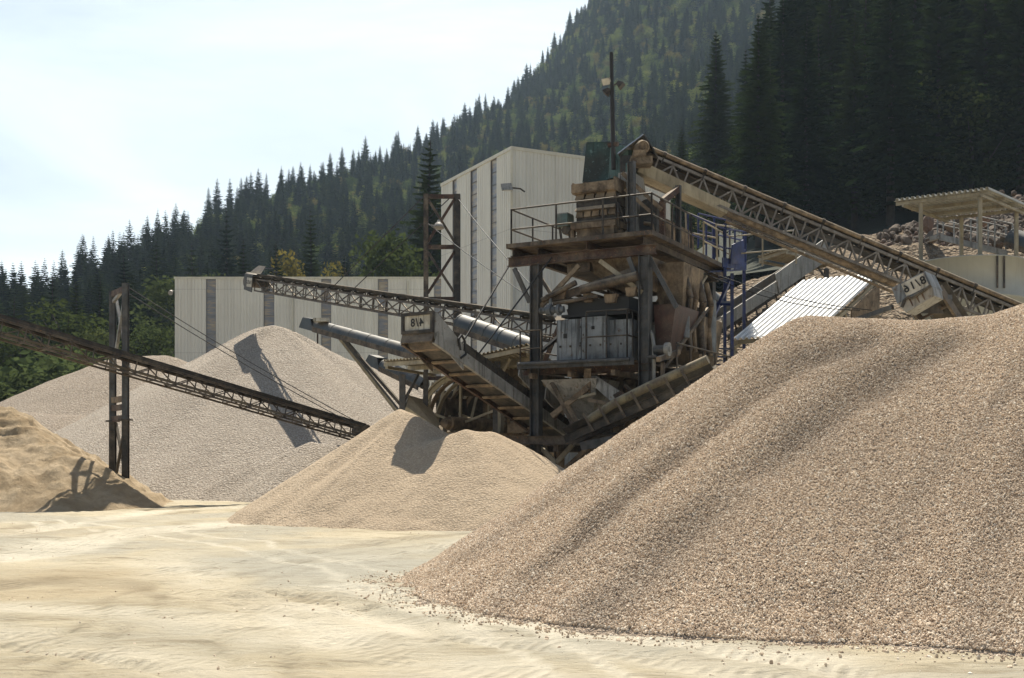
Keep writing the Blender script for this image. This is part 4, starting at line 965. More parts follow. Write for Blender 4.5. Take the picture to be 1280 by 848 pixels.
# knee braces under the deck
def br(a, b, m_, w_=.13, h_=.09): mb = MB(); mb.beam(a, b, w_, h_, V_); mb.build('brace', M[m_], tw)
for (a, b, v, m_) in (((662,378),(643,336),-.02,'galv'), ((674,386),(724,332),.02,'beige'), ((803,366),(750,326),0,'beigelt'), ((801,362),(786,322),-.06,'galv'),
                      ((846,385),(812,322),.0,'galv'), ((700,385),(676,348),VB,'steel'), ((725,378),(748,350),VB,'steel')):
    br(SP(*a, v), SP(*b, v), m_)
for (a, b, m_) in (((808,318),(848,388),'galv'), ((882,345),(852,392),'beigelt'), ((853,392),(893,450),'beige'), ((815,338),(880,395),'beige')):
    br(SU(*a, UR+.05), SU(*b, UR+.05), m_)
br(SP(665,492,VB*.4), SP(700,405,VB*.4), 'rust')
br(S(UL, .1, 4.9), S(UL, VB-.1, ZP-.3), 'steel'); br(S(UL+.1, VB, 4.6), S(2.8, VB, ZP-.3), 'beige', .1)
# middle deck
ZM = 4.52
mb = MB(); sb(mb, .55, 4.25, -.55, 3.6, ZM-.02, ZM+.03); mb.build('middle_deck', M['dustwood'], tw)
mb = MB(); sb(mb, .5, 4.3, -.62, -.56, ZM-.12, ZM+.10); sb(mb, .48, .54, -.56, 3.6, ZM-.12, ZM+.1); mb.tube(S(.6,-.70,ZM+.02), S(4.2,-.70,ZM+.02), .05, 8); mb.build('kick_plate', M['galv'], tw)
for v in (0.0, 3.5):
    mb = MB(); mb.ibeam(S(.4, v, ZM-.16), S(4.6, v, ZM-.16), .16, .22, .02); mb.build('deck_beam', M['rust'], tw)
for u in (.9, 2.2, 3.6): mb = MB(); mb.beam(S(u, -.5, ZM-.32), S(u, 3.6, ZM-.32), .12, .16); mb.build('deck_beam', M['beige'], tw)
mb = MB(); rail(mb, [S(.55, 3.5, ZM), S(.55, -.5, ZM), S(1.25, -.5, ZM)], 1.05, .024, (.5,)); mb.build('railing', M['steel'], tw)
mb = MB(); rail(mb, [S(2.75, -.5, ZM), S(4.05, -.5, ZM), S(4.05, .35, ZM)], 1.5, .026, (.75,), n=2); mb.build('railing', M['darksteel'], tw)
# right lower deck and boards
z2 = 3.75
mb = MB(); sb(mb, 4.2, 5.3, .3, 6.2, z2, z2+.05); mb.build('lower_deck', M['dustwood'], tw)
for k in range(3): mb = MB(); sb(mb, 5.2, 5.25, .4+k*1.9, .4+k*1.9+1.82, z2+.06, z2+.55); mb.build('side_board', M['beigelt'], tw)
mb = MB(); rail(mb, [S(5.28, .3, z2), S(5.28, 6.2, z2)], 1.3, .028, (.65,), n=5); mb.build('railing', M['steel'], tw)
mb = MB(); mb.ibeam(S(5.0, .2, z2-.14), S(5.0, 6.3, z2-.14), .15, .2, .02); mb.ibeam(S(4.4, .2, z2-.14), S(4.4, 6.3, z2-.14), .15, .2, .02); mb.build('deck_beam', M['rust'], tw)
mb = MB(); mb.chain([S(UR+.28,-.05,.1), S(UR+.28,-.05,5.0), S(UR+.2,-.0,5.3), S(UR-.0,.2,5.6)], .055, 8); mb.build('down_pipe', M['ltgrey'], tw)
# base frame under it
mb = MB(); z3 = 2.25
mb.ibeam(S(-.2, -.3, z3), S(4.4, -.3, z3), .2, .26, .02); mb.ibeam(S(-.2, 2.6, z3), S(4.4, 2.6, z3), .2, .26, .02)
for u in (.1, 1.6, 3.2): mb.beam(S(u, -.2, z3-.25), S(u, 5.0, z3-.25), .16, .2)
mb.build('base_frame', M['steel'], tw)
for (u, v) in ((.55,.3), (.95,.3), (2.6,.3), (.3,2.6), (2.4, 2.7)): mb = MB(); mb.ibeam(S(u, v, -.1), S(u, v, z3-.14), .17, .17, .02, U_); mb.build('column', M['beige'], tw)
for (a, b, m_) in (((700,592),(748,548),'beige'), ((696,578),(716,556),'beigelt'), ((660,545),(695,578),'beigelt'), ((716,588),(770,580),'beige')): br(SP(*a, .1), SP(*b, .1), m_, .12, .12)
mb = MB(); sb(mb, 1.5, 4.6, 3.0, 5.2, .0, 1.9); mb.build('footing_block', M['beige'], tw)
for k in range(2): mb = MB(); sb(mb, 1.7+k*1.4, 3.0+k*1.4, 1.2, 2.0, 1.25, 1.9); mb.build('side_board', M['beige'], tw)

# ---------- machines on the tower ----------
rc = random.Random(3)
for k in range(9):     # grubby service pipes and cables hung along the frame
    u = rc.uniform(.9, 4.6); v = rc.choice([.15, .3, 2.4, 5.6]); z = rc.uniform(2.6, 6.8); l = rc.uniform(.5, 1.8)
    pts_ = [S(u, v, z), S(u+rc.uniform(-.3,.3), v, z-l*.4), S(u+rc.uniform(-.5,.5), v-.05, z-l)]
    mb = MB(); mb.chain(pts_, rc.choice([.03,.045,.06]), 7); mb.build('service_pipe', M[rc.choice(['darksteel','steel','beige','rust'])], tw)
for k in range(10):
    v = rc.choice([1.6, 2.8, 4.2]); u = rc.uniform(.9, 3.6); z = rc.uniform(2.4, 6.9)
    mb = MB(); mb.ibeam(S(u, v, z), S(min(4.4, u+rc.uniform(.6, 2.0)), v+rc.uniform(-.2, .2), z+rc.choice([0, 0, .9, -1.0])), .12, .14, .015); mb.build('inner_beam', M[rc.choice(['darksteel','steel','rust','beige'])], tw)
mb = MB(); sb(mb, 1.3, 4.0, 3.2, 4.6, ZM+.2, ZM+2.2); mb.build('dark_gap_block', M['steel'], tw)  # box added to darken the gaps between the tower beams
mb = MB(); sb(mb, 1.0, 4.2, 4.0, 5.4, 2.3, 4.2); mb.build('dark_gap_block', M['darksteel'], tw)  # second added box, filling the lower gap with dark
# wash screen housing, chipped blue grey
u0, z0 = uz(697, 448, -.2); u1, _ = uz(742, 448, -.2); _, z1 = uz(700, 397, -.2)
ub, _ = uz(792, 448, .1)
bx = thing('screen_housing', tuple(S(u0, -.2, ZM)), 'chipped blue grey steel housing box standing on the middle deck', 'machine housing')
mb = MB(); sb(mb, u0, u0+.80, -.25, 2.0, ZM+.06, ZM+1.34); mb.build('housing_panel', M['bluegrey'], bx)
mb = MB(); sb(mb, u0+.83, u0+1.62, -.27, 2.0, ZM+.06, ZM+1.38); mb.build('housing_panel', M['bluegrey'], bx)
mb = MB(); sb(mb, u0+1.625, 4.0, -.02, 1.9, ZM+.06, ZM+1.28); mb.build('housing_panel', M['bluegrey'], bx)
mb = MB(); sb(mb, u0+.80, u0+.83, -.20, 1.9, ZM+.08, ZM+1.28)
for k in range(7): uu = u0+.1+k*.33; sb(mb, uu, uu+.05, -.30, -.262 if k < 2 else -.282, ZM+.50, ZM+.56)
for k in range(5): sb(mb, u0+.77+.1*(k%2), u0+.80+.1*(k%2), -.29, -.262, ZM+.1+k*.24, ZM+.16+k*.24)
mb.build('hinge', M['darksteel'], bx)
mb = MB(); sb(mb, u0+.22, u0+.34, -.262, -.251, ZM+.78, ZM+.92); sb(mb, u0+1.15, u0+1.25, -.281, -.271, ZM+1.0, ZM+1.1); mb.build('hole_shade', M['black'], bx)  # black plates; the dark inside the holes is put into the colour
mb = MB(); sb(mb, u0+.1, 4.0, -.15, 2.2, ZM+1.42, ZM+1.5); sb(mb, u0+.25, 3.9, .0, 2.1, ZM+1.5, ZM+1.95); mb.build('opening_shade', M['black'], bx)  # solid black boxes; the shade inside the gap is put into the colour
# inclined vibrating screen above
vs_ = thing('vibrating_screen', tuple(S(2.2, 1.0, 6.3)), 'sloping ribbed screen deck above the blue grey housing box', 'screen')
a = S(1.15, .1, 6.35); b = S(4.15, .1, 7.05); mb = MB()
for v in (0.0, 2.2):
    mb.plate([S(1.2, v, 6.42), S(4.2, v, 6.95), S(4.2, v, 7.35), S(1.2, v, 6.6)], .06, V_)
mb.build('side_plate', M['steel'], vs_)
for k in range(9):
    t = k/9; mb = MB(); mb.beam(S(1.3+t*2.8, .05, 6.57+t*.6), S(1.3+t*2.8, 2.15, 6.57+t*.6), .07, .08); mb.build('cross_rib', M['beige'], vs_)
mb = MB(); mb.tube(S(1.15,-.2,6.5), S(2.3,-.25,6.95), .09, 8); mb.tube(S(2.5,-.3,6.72), S(4.3,-.3,7.0), .14, 8); mb.tube(S(1.5,-.15,6.38), S(3.0,-.2,6.5), .06, 8); mb.build('pipe', M['steel'], vs_)
for (u, v, z, s) in ((1.55,-.1,6.75,.28),(2.5,-.1,6.62,.24),(3.2,-.15,6.55,.3),(3.9,-.2,6.7,.25)):
    mb = MB(); mb.hexa([S(u,v,z-.25), S(u+s,v,z-.25), S(u+s,v+.2,z-.25), S(u,v+.2,z-.25)], [S(u-.04,v,z), S(u+s*1.2,v,z), S(u+s*1.2,v+.2,z), S(u-.04,v+.2,z)]); mb.build('spray_box', M['beige'], vs_)
# valve with hand wheel
vl = thing('gate_valve', tuple(S(1.1, -.1, 6.4)), 'blue grey gate valve with a small hand wheel beside the left tower column', 'valve')
c = SP(688, 388, -.2); mb = MB(); mb.tube(c-U_*.35, c+U_*.45, .10, 12); mb.tube(c-U_*.1, c+U_*.05, .18, 12); mb.tube(c+U_*.25, c+U_*.33, .17, 12); mb.tube(c, c+V(0,0,.42), .05, 8); mb.build('body', M['bluegrey'], vl)
mb = MB(); mb.hoop(c+V(0,0,.45), (0,0,1), .15, .03, .03, 18); mb.beam(c+V(-.13,0,.45), c+V(.13,0,.45), .025); mb.beam(c+V(0,-.13,.45), c+V(0,.13,.45), .025); mb.build('hand_wheel', M['steel'], vl)
# feed hopper right under upper deck
hp = thing('feed_hopper', tuple(S(3.0, 1.5, 7)), 'dust covered beige hopper cone hanging under the upper deck', 'hopper')
t0 = [S(1.9,.4,ZP-.05), S(4.3,.4,ZP-.05), S(4.3,3.4,ZP-.05), S(1.9,3.4,ZP-.05)]; t1 = [S(3.3,1.0,6.75), S(4.2,1.0,6.75), S(4.2,2.2,6.75), S(3.3,2.2,6.75)]
mb = MB(); mb.hexa(t1, t0); mb.build('cone', M['beige'], hp)
mb = MB(); sb(mb, 1.75, 2.5, .3, 3.3, ZP-.42, ZP-.15); mb.build('rim', M['steel'], hp)
# beige chutes on the right side
ch = thing('transfer_chute', tuple(S(4.6, 3.0, 5)), 'stack of stone dusted chutes between the front and back right columns', 'chute')
mb = MB(); mb.hexa([S(4.3,1.8,5.9), S(4.9,1.8,5.9), S(4.9,2.9,5.9), S(4.3,2.9,5.9)], [S(4.0,1.4,7.6), S(5.1,1.4,7.6), S(5.1,3.3,7.6), S(4.0,3.3,7.6)]); mb.build('upper_cone', M['beige'], ch)
mb = MB(); mb.hexa([S(4.2,3.6,4.3), S(4.8,3.6,4.3), S(4.8,5.2,4.3), S(4.2,5.2,4.3)], [S(4.0,3.2,6.2), S(5.0,3.2,6.2), S(5.0,5.5,6.2), S(4.0,5.5,6.2)]); mb.build('lower_cone', M['beige'], ch)
for k, (v, r) in enumerate(((1.9,.10),(2.4,.08),(3.1,.12),(3.9,.09))): mb = MB(); mb.chain([S(4.95,v,7.3), S(5.1,v+.1,6.6), S(4.95,v+.25,5.9), S(5.0,v+.3,5.0)], r, 8); mb.build('hose', M['beige' if k % 2 else 'steel'], ch)
mb = MB(); mb.tube(S(4.9,4.4,6.8), S(4.9,4.4,5.0), .22, 14); mb.build('drum', M['bluegrey'], ch)
rh = thing('rust_hopper', tuple(S(5.0,.9,5)), 'dark red oxide hopper just right of the front column', 'hopper')
mb = MB(); mb.hexa([S(4.6,.5,4.7), S(4.95,.5,4.7), S(4.95,1.3,4.7), S(4.6,1.3,4.7)], [S(4.55,.3,6.2), S(5.25,.3,6.2), S(5.25,2.4,6.2), S(4.55,2.4,6.2)]); mb.build('body', M['redbrown'], rh)
mb = MB(); mb.beam(S(4.9,.3,4.35), S(5.35,2.9,6.35), .07, .09); mb.build('lever_arm', M['steel'], rh)
mt = thing('drive_motor', tuple(S(5.2,2.2,5)), 'small drive motor with a round pulley wheel beside the rust red hopper', 'motor')
c = SU(832, 437, 5.15); mb = MB(); mb.tube(c, c+U_*.12, .20, 20); mb.tube(c+U_*.12, c+U_*.15, .08, 12); mb.build('pulley_wheel', M['ltgrey'], mt)
mb = MB(); mb.tube(c-U_*.35, c-U_*.02, .13, 14); mb.beam(c-U_*.3-V(0,0,.22)-V_*.4, c-U_*.3-V(0,0,.22)+V_*.8, .3, .06); mb.build('body', M['galv'], mt)
mb = MB(); mb.beam(c-V_*.6-V(0,0,.33), c+V_*1.1+V(0,0,.02), .12, .14); mb.beam(c-V_*.2-V(0,0,.4), c-V_*.3-V(0,0,1.2), .1); mb.build('bracket', M['beige'], mt)
# small blue bottle shaped drum
mb = MB(); c = SU(857, 408, 5.1); mb.tube(c-V(0,0,.35), c+V(0,0,.3), .12, 12); o = mb.build('water_pipe', M['bluegrey'], ch)
# crusher on the upper deck
cr = thing('crusher', tuple(S(2.3, .6, ZD)), 'stone dusted crusher block with dark louvred bands on the upper deck', 'crusher')
u0, zb_ = uz(719, 303, .5); u1, _ = uz(770, 303, .5); zof = lambda y: uz(745, y, .5)[1]
v0, v1 = .5, 2.4
mb = MB(); sb(mb, u0+.05, u1-.03, v0, v1, ZD+.05, zof(285)); mb.build('base_panel', M['beige'], cr)
mb = MB(); sb(mb, u0-.1, u1+.03, v0-.12, v1+.1, zof(285), zof(277)); sb(mb, u0-.16, u0-.04, v0, v0+.12, ZD+.02, zof(285)); sb(mb, u1-.12, u1-.02, v0-.13, v0-.02, ZD+.02, zof(285)); mb.build('base_beam', M['beige'], cr)
mb = MB(); sb(mb, u0+.02, u1-.02, v0+.05, v1, zof(277), zof(258)); mb.build('louvre_block', M['darksteel'], cr)
mb = MB(); sb(mb, u0, u1, v0+.08, v1, zof(257), zof(242)); mb.build('louvre_block', M['darksteel'], cr)
def lip(mb, za, zb, n, dv):
    for k in range(n):
        a, b = u0+(u1-u0)*k/n+.02, u0+(u1-u0)*(k+1)/n-.02
        mb.hexa([S(a, v0-dv, za), S(b, v0-dv, za), S(b, v0+.1, za), S(a, v0+.1, za)], [S(a+.02, v0+.02, zb), S(b-.02, v0+.02, zb), S(b-.02, v0+.1, zb), S(a+.02, v0+.1, zb)])
mb = MB(); lip(mb, zof(262), zof(257), 1, .1); lip(mb, zof(248), zof(241), 4, .09); mb.build('louvre_lip', M['beige'], cr)
mb = MB(); lip(mb, zof(270), zof(263), 5, .03); mb.build('louvre_lip', M['beige'], cr)
mb = MB(); zt_ = zof(227)
sb(mb, u0-.05, u1+.02, v0-.18, v0-.13, zof(240), zt_-.05); sb(mb, u0-.05, u1+.02, v0-.12, v1, zof(241), zof(239)); sb(mb, u0-.05, u0, v0-.12, v1, zof(239)+.003, zt_); sb(mb, u1-.03, u1+.02, v0-.12, v1, zof(239)+.003, zt_+.06); mb.build('feed_tray', M['beige'], cr)
mb = MB(); 
for k in range(7): c = S(u0+.25+k*.16, v0+.1+.2*(k%3), zof(236)+.08); mb.hoop(c, (1,.3,.5*(k%2)), .15, .06, .05, 12)
mb.build('chain_curtain', M['rust'], cr)
mb = MB(); mb.chain([S(u1+.1,v0,ZD+.3), S(u1+.14,v0-.15,ZD+.75), S(u1+.1,v0-.05,ZD+1.1), S(u1+.3,v0,ZD+.5), S(u1+.5,v0+.3,ZD+.45)], .04, 6); mb.build('hose', M['darksteel'], cr)
em = thing('electric_motor', tuple(S(u0-.5, 1.0, ZD)), 'small faded green electric motor at the left end of the crusher', 'motor')
c = SP(705, 277, .9); mb = MB(); mb.box(-.20, .20, -.18, .3, -.18, .20, lambda x, y, z: c+U_*x+V_*y+V(0,0,z)); mb.build('body', M['green'], em)
mb = MB(); mb.box(-.19, .19, -.17, .29, .205, .235, lambda x, y, z: c+U_*x+V_*y+V(0,0,z)); mb.build('lid', M['ltgrey'], em)
mb = MB(); 
for s in (-.15, .15): mb.beam(c+U_*s-V(0,0,.18), c+U_*(s+.1)-V(0,0,.8), .06)
mb.tube(c+U_*.1-V(0,0,.3)-V_*.1, c+U_*.1-V(0,0,.3)+V_*.4, .14, 12); mb.build('stand', M['darksteel'], em)
gd = thing('belt_guard', tuple(S(4.0, 1.0, ZD)), 'rounded grey belt guard on the upper deck right of the crusher', 'guard')
c = SP(812, 262, 1.4); pts = []
for k in range(9): q = math.pi*(k/8); pts.append(c+U_*(-.27*math.cos(q))+V(0,0,.14+.16*math.sin(q)))
lowp = [c+U_*.27-V(0,0,.55), c+U_*.22-V(0,0,1.0), c-U_*.2-V(0,0,1.0), c-U_*.27-V(0,0,.55)]
mb = MB(); mb.plate(pts[::1]+lowp, .26, V_); mb.build('shell', M['galv'], gd)
mb = MB(); mb.chain([c+U_*-.1-V_*.2-V(0,0,.45), c+U_*.15-V_*.2-V(0,0,.5), c+U_*.2-V_*.2-V(0,0,.8), c-U_*.15-V_*.2-V(0,0,1.0)], .06, 8); mb.build('arm', M['beige'], gd)
# upper posts
mb = MB(); a = SP(789.5, 300, .4); mb.ibeam(V(a.x, a.y, ZD-.05), V(a.x, a.y, EYE+(HZ-202)/F*a.y), .2, .2, .022, U_); mb.build('head_post', M['galv'], tw)
mb = MB(); a = SU(848, 300, 4.6); mb.ibeam(V(a.x, a.y, ZD-.05), V(a.x, a.y, EYE+(HZ-232)/F*a.y), .15, .15, .02, U_); mb.build('head_post', M['galv'], tw)
mb = MB(); b = SU(828, 252, 4.5); mb.beam(V(a.x, a.y, EYE+(HZ-236)/F*a.y), b, .14, .18); mb.beam(b, V(b.x, b.y, ZD), .16, .16, U_); mb.build('bracket_post', M['rust'], tw)
mb = MB(); sb(mb, 4.05, 4.1, 2.6, 5.2, ZD+.02, ZD+.95); mb.build('side_board', M['beige'], tw)
# slanting chute behind the head
sc_ = thing('feed_chute', tuple(S(3.6, 1.2, ZD)), 'pale slanting feed chute between the crusher and the head pulley', 'chute')
mb = MB(); mb.hexa([S(3.0,1.3,ZD+.1), S(3.75,1.3,ZD+.1), S(3.75,2.3,ZD+.1), S(3.0,2.3,ZD+.1)], [S(3.05,1.2,ZD+2.2), S(3.5,1.2,ZD+2.2), S(3.5,2.2,ZD+2.2), S(3.05,2.2,ZD+2.2)]); mb.build('body', M['ltgrey'], sc_)
mb = MB(); mb.beam(S(3.3,1.0,ZD+2.1), S(4.5,1.2,ZD+.9), .3, .12); mb.beam(S(3.4,.9,ZD+1.6), S(4.3,1.0,ZD+.75), .1, .1); mb.build('strap', M['beige'], sc_)
# green hopper with the lamp pole
gh_ = thing('surge_hopper', tuple(S(2.9, 1.5, 10.2)), 'tall streaked green black hopper beside the lamp pole on top of the tower', 'hopper')
vq = 1.3; a, b, c, d = SP(728,228,vq), SP(760,228,vq), SP(763,177,vq), SP(733,178,vq)
bk = V_*1.1
mb = MB(); mb.hexa([a, b, b+bk, a+bk], [d, c, c+bk*.8, d+bk*.8]); mb.build('body', M['teal'], gh_)
M['teal2'] = worn('pale verdigris plate', (.10,.19,.18), (.07,.12,.115), 2.5, .5, .1, .2, .9, (.16,.10,.06), .15)
a, b, c, d = SP(760.5,224,vq), SP(785,218,vq), SP(776,205,vq), SP(764,177,vq)
mb = MB(); mb.plate([a, b, SP(786,204,vq), SP(772,206,vq), d], .9*0+.05, V_); mb.hexa([a+V_*.03, b+V_*.03, b+bk, a+bk], [SP(764,180,vq)+V_*.03, SP(785,183,vq)+V_*.03, SP(785,183,vq)+bk, SP(764,180,vq)+bk]); mb.build('side_plate', M['teal2'], gh_)
mb = MB(); mb.hexa([SP(735,240,vq)+V_*.1, SP(772,240,vq)+V_*.1, SP(772,240,vq)+bk, SP(735,240,vq)+bk], [SP(728,228.4,vq), SP(785,222,vq)+V_*.03, SP(785,222,vq)+bk, SP(728,228.4,vq)+bk]); mb.build('outlet', M['darksteel'], gh_)
pl = thing('lamp_pole', tuple(SP(766, 205, 1.0)), 'thin black pole with three floodlights rising above the tower', 'lamp pole')
pa, pb = SP(767, 212, 1.0), SP(764, 66, 1.0); mb = MB(); mb.tube(pa, lerp(pa, pb, .6), .075, 10); mb.tube(lerp(pa, pb, .6), pb, .06, 10); mb.build('pole', M['cable'], pl)
mb = MB(); mb.beam(SP(766,181,1.0)-U_*.15, SP(766,181,1.0)+U_*.18, .12, .12); mb.build('clamp', M['rust'], pl)
for (px_, py_, dx, dy, lit) in ((759,101,-.3,-.5,1), (775,106,.45,-.15,0), (759,115,-.45,.1,0)):
    c = SP(px_, py_, 1.0); f_ = Vector((dx, dy, -.45)).normalized(); ax = f_.cross(V(0,0,1)).normalized(); up_ = ax.cross(f_)
    mb = MB(); mb.hexa([c-ax*.08-up_*.05-f_*.1, c+ax*.08-up_*.05-f_*.1, c+ax*.08+up_*.05-f_*.1, c-ax*.08+up_*.05-f_*.1], [c-ax*.15-up_*.11+f_*.08, c+ax*.15-up_*.11+f_*.08, c+ax*.15+up_*.11+f_*.08, c-ax*.15+up_*.11+f_*.08]); fl = mb.build('floodlight', M['ltgrey' if lit else 'darksteel'], pl)
    MB().plate([c-ax*.12-up_*.09+f_*.085, c+ax*.12-up_*.09+f_*.085, c+ax*.12+up_*.09+f_*.085, c-ax*.12+up_*.09+f_*.085], .01).build('lens', M['glass' if lit else 'galv'], fl)
    mb = MB(); mb.beam(c-f_*.08, SP(765, py_+2, 1.0), .04); mb.build('arm', M['darksteel'], fl)

# ---------- the big inclined feed conveyor ----------
M['galv2'] = worn('dull grey lattice steel', (.22,.21,.20), (.12,.105,.09), 3, .55, .2, .4, .4, (.16,.09,.05), .15)
e0 = P(800,190,36.6); e1 = P(1232,372,38.4); ed = e1-e0; e1x = e0+ed*1.9
cv = thing('truss_conveyor', (e1.x, e1.y, 0), 'big inclined lattice feed conveyor with dusty beige rails running down from the tower top', 'conveyor')
mb = MB(); truss(mb, e0-V(0,0,.10), e1x-V(0,0,.10), .80, .66, 46, .085, .05); mb.build('frame', M['galv2'], cv)
dd, a_, u_ = axes(e0, e1x); near = a_ if a_.y < 0 else -a_
mb = MB(); mb.tube(e0+near*.42+u_*.08, e1x+near*.42+u_*.08, .07, 10); mb.build('edge_rail', M['beige'], cv)
mb = MB(); mb.tube(e0-near*.42+u_*.08, e1x-near*.42+u_*.08, .07, 10); mb.build('edge_rail', M['beige'], cv)
belt(cv, e0, e1x, .66, -.02); mb = MB(); mb.plate([e0+near*.3-u_*.22, e1x+near*.3-u_*.22, e1x-near*.3-u_*.22, e0-near*.3-u_*.22], .02); mb.build('return_belt', M['rubber'], cv)
rollers(cv, e0, e1x, .75, 26, .05, -.1, stand=False)
for k in range(9):
    p = lerp(e0, e1, (k+.5)/9)+near*.42+u_*.08; mb = MB(); mb.tube(p-dd*.05, p+dd*.05, .09, 10); mb.beam(p-u_*.05, p-u_*.3, .05); mb.build('rail_clip', M['darksteel'], cv)
# dust pan tube beneath
t0_ = P(795,214,36.4); t1_ = P(905,268,36.9); t2_ = P(1115,357,37.9)
mb = MB(); n_ = (t1_-t0_).normalized(); aa = axes(t0_, t1_)
mb.hexa([t0_+aa[1]*.35-aa[2]*.12, t0_-aa[1]*.35-aa[2]*.12, t0_-aa[1]*.42+aa[2]*.22, t0_+aa[1]*.42+aa[2]*.22], [t1_+aa[1]*.3-aa[2]*.05, t1_-aa[1]*.3-aa[2]*.05, t1_-aa[1]*.32+aa[2]*.28, t1_+aa[1]*.32+aa[2]*.28]); mb.build('drip_pan', M['beigelt'], cv)
mb = MB(); mb.tube(t1_-V(0,0,.0)+near*.2, t2_+near*.2, .10, 10); mb.tube(t1_+near*.15-V(0,0,.26), t2_+near*.15-V(0,0,.26), .05, 8); mb.build('pipe', M['beige'], cv)
mb = MB(); mb.tube(e0-near*.5+V(0,0,-.05)-dd*.1, e0+near*.5+V(0,0,-.05)-dd*.1, .3, 20); mb.build('head_pulley', M['steel'], cv)
# motor facing the yard and folded hood over it
mc = P(802,185,35.35); ax = Vector((.15,-1,-.05)).normalized()
mb = MB(); mb.lathe(mc-ax*.35, ax, [(.18,0),(.21,.05),(.21,.5),(.17,.53),(.17,.57),(.15,.575),(.15,.55),(.09,.55),(.09,.6)], 20); mt = mb.build('motor', M['beige'], cv)
mb = MB(); mb.box(-.35,.3,-.3,.3,-.55,-.32, lambda x, y, z: mc+V(x, y, z)); mb.box(-.28,.1,-.35,.1,-.33,-.15, lambda x, y, z: mc+V(x, y, z)); mb.build('gearbox', M['beige'], cv)
pk, lf, rt_ = P(804,168,35.3), P(772,192,35.3), P(818,188,35.3); dp = V(.35, 1.5, -.02)
M['hood'] = worn('zinc sheet with glare tone', (.62,.63,.64), (.55,.56,.57), 2, .25, .7, .1, .2, None, .04)  # bright tone carries the glare on the left plane of the folded hood
mb = MB(); mb.plate([lf, pk, pk+dp, lf+dp], .03); h_ = mb.build('hood', M['hood'], cv)
mb = MB(); mb.plate([pk+V(.03,0,0), rt_, rt_+dp, pk+dp+V(.03,0,0)], .03); mb.plate([lf+V(.1,.3,.0), lf+V(.1,.3,-.75), lf+V(.55,.3,-.6), lf+V(.75,.3,.05)], .03); mb.build('hood_flap', M['galv'], h_)  # right plane of the same hood in dark steel, its shade put into colour
for (px_, py_) in ((987,318),):
    pass
# ---------- sand wheel ----------
sw = thing('sand_washer', tuple(P(590,545,41).xy)+(0,), 'large spiral sand washing wheel with pale hoops and spokes under the 4/8 conveyor', 'sand washer')
wx = Vector((.52, .854, 0)).normalized()
Rw = 1.78
wc0 = P(592, 531, 41.4)
for k, (dx, rr_, m_) in enumerate(((0, Rw, 'beigelt'), (.5, Rw*.96, 'beige'), (1.0, Rw*.96, 'beigelt'), (1.5, Rw*.94, 'steel'), (2.6, Rw*1.0, 'beige'))):
    mb = MB(); c = wc0-wx*.9+wx*dx; mb.hoop(c, wx, rr_, .22, .05, 44); 
    if k in (0, 4): mb.hoop(c, wx, rr_-.06, .05, .14, 44)
    mb.build('hoop', M[m_], sw)
for dx in (-.85, 1.0):
    mb = MB()
    for k in range(5):
        q = 2*math.pi*k/5+.3; d, a, u = axes(wc0, wc0+wx); e = a*math.cos(q)+u*math.sin(q); mb.beam(wc0+wx*dx+e*.15, wc0+wx*dx+e*(Rw-.05), .08, .08, wx)
    mb.build('spoke', M['beigelt'], sw)
mb = MB(); 
for k in range(10):
    q = 2*math.pi*k/10; d, a, u = axes(wc0, wc0+wx); e = a*math.cos(q)+u*math.sin(q); e2 = a*math.cos(q+.35)+u*math.sin(q+.35)
    mb.plate([wc0+wx*.2+e*(Rw-.06), wc0+wx*1.6+e*(Rw-.06), wc0+wx*1.6+e2*(Rw-.4), wc0+wx*.2+e2*(Rw-.4)], .03)
mb.build('bucket', M['steel'], sw)
mb = MB(); mb.tube(wc0-wx*1.6, wc0+wx*2.2, .24, 16); mb.tube(wc0-wx*1.85, wc0-wx*1.6, .16, 14); mb.build('shaft', M['beige'], sw)
mb = MB(); tz = wc0.z-.45
tr_ = lambda s, o, z: wc0+wx*s+Vector((wx.y, -wx.x, 0))*o*-1+V(0,0,z)
mb.plate([tr_(-1.6,1.9,-.35), tr_(2.6,1.9,-.35), tr_(2.6,1.9,-1.5), tr_(-1.6,1.9,-1.5)], .06); mb.plate([tr_(-1.6,-1.9,-.35), tr_(2.6,-1.9,-.35), tr_(2.6,-1.9,-1.5), tr_(-1.6,-1.9,-1.5)], .06)
mb.plate([tr_(-1.6,-1.9,-.4), tr_(-1.6,1.9,-.4), tr_(-1.6,1.2,-1.6), tr_(-1.6,-1.2,-1.6)], .06); mb.beam(tr_(-1.65,-2.0,-.33), tr_(-1.65,2.0,-.33), .12, .06); mb.build('trough', M['beige'], sw)
mb = MB(); a = P(482,487,40.0); b = P(532,529,39.6); mb.plate([P(508,497,39.6), P(531,504,40.2), P(548,533,39.6), P(543,538,39.2), P(506,512,39.2)], .25); mb.build('end_plate', M['beigelt'], sw)

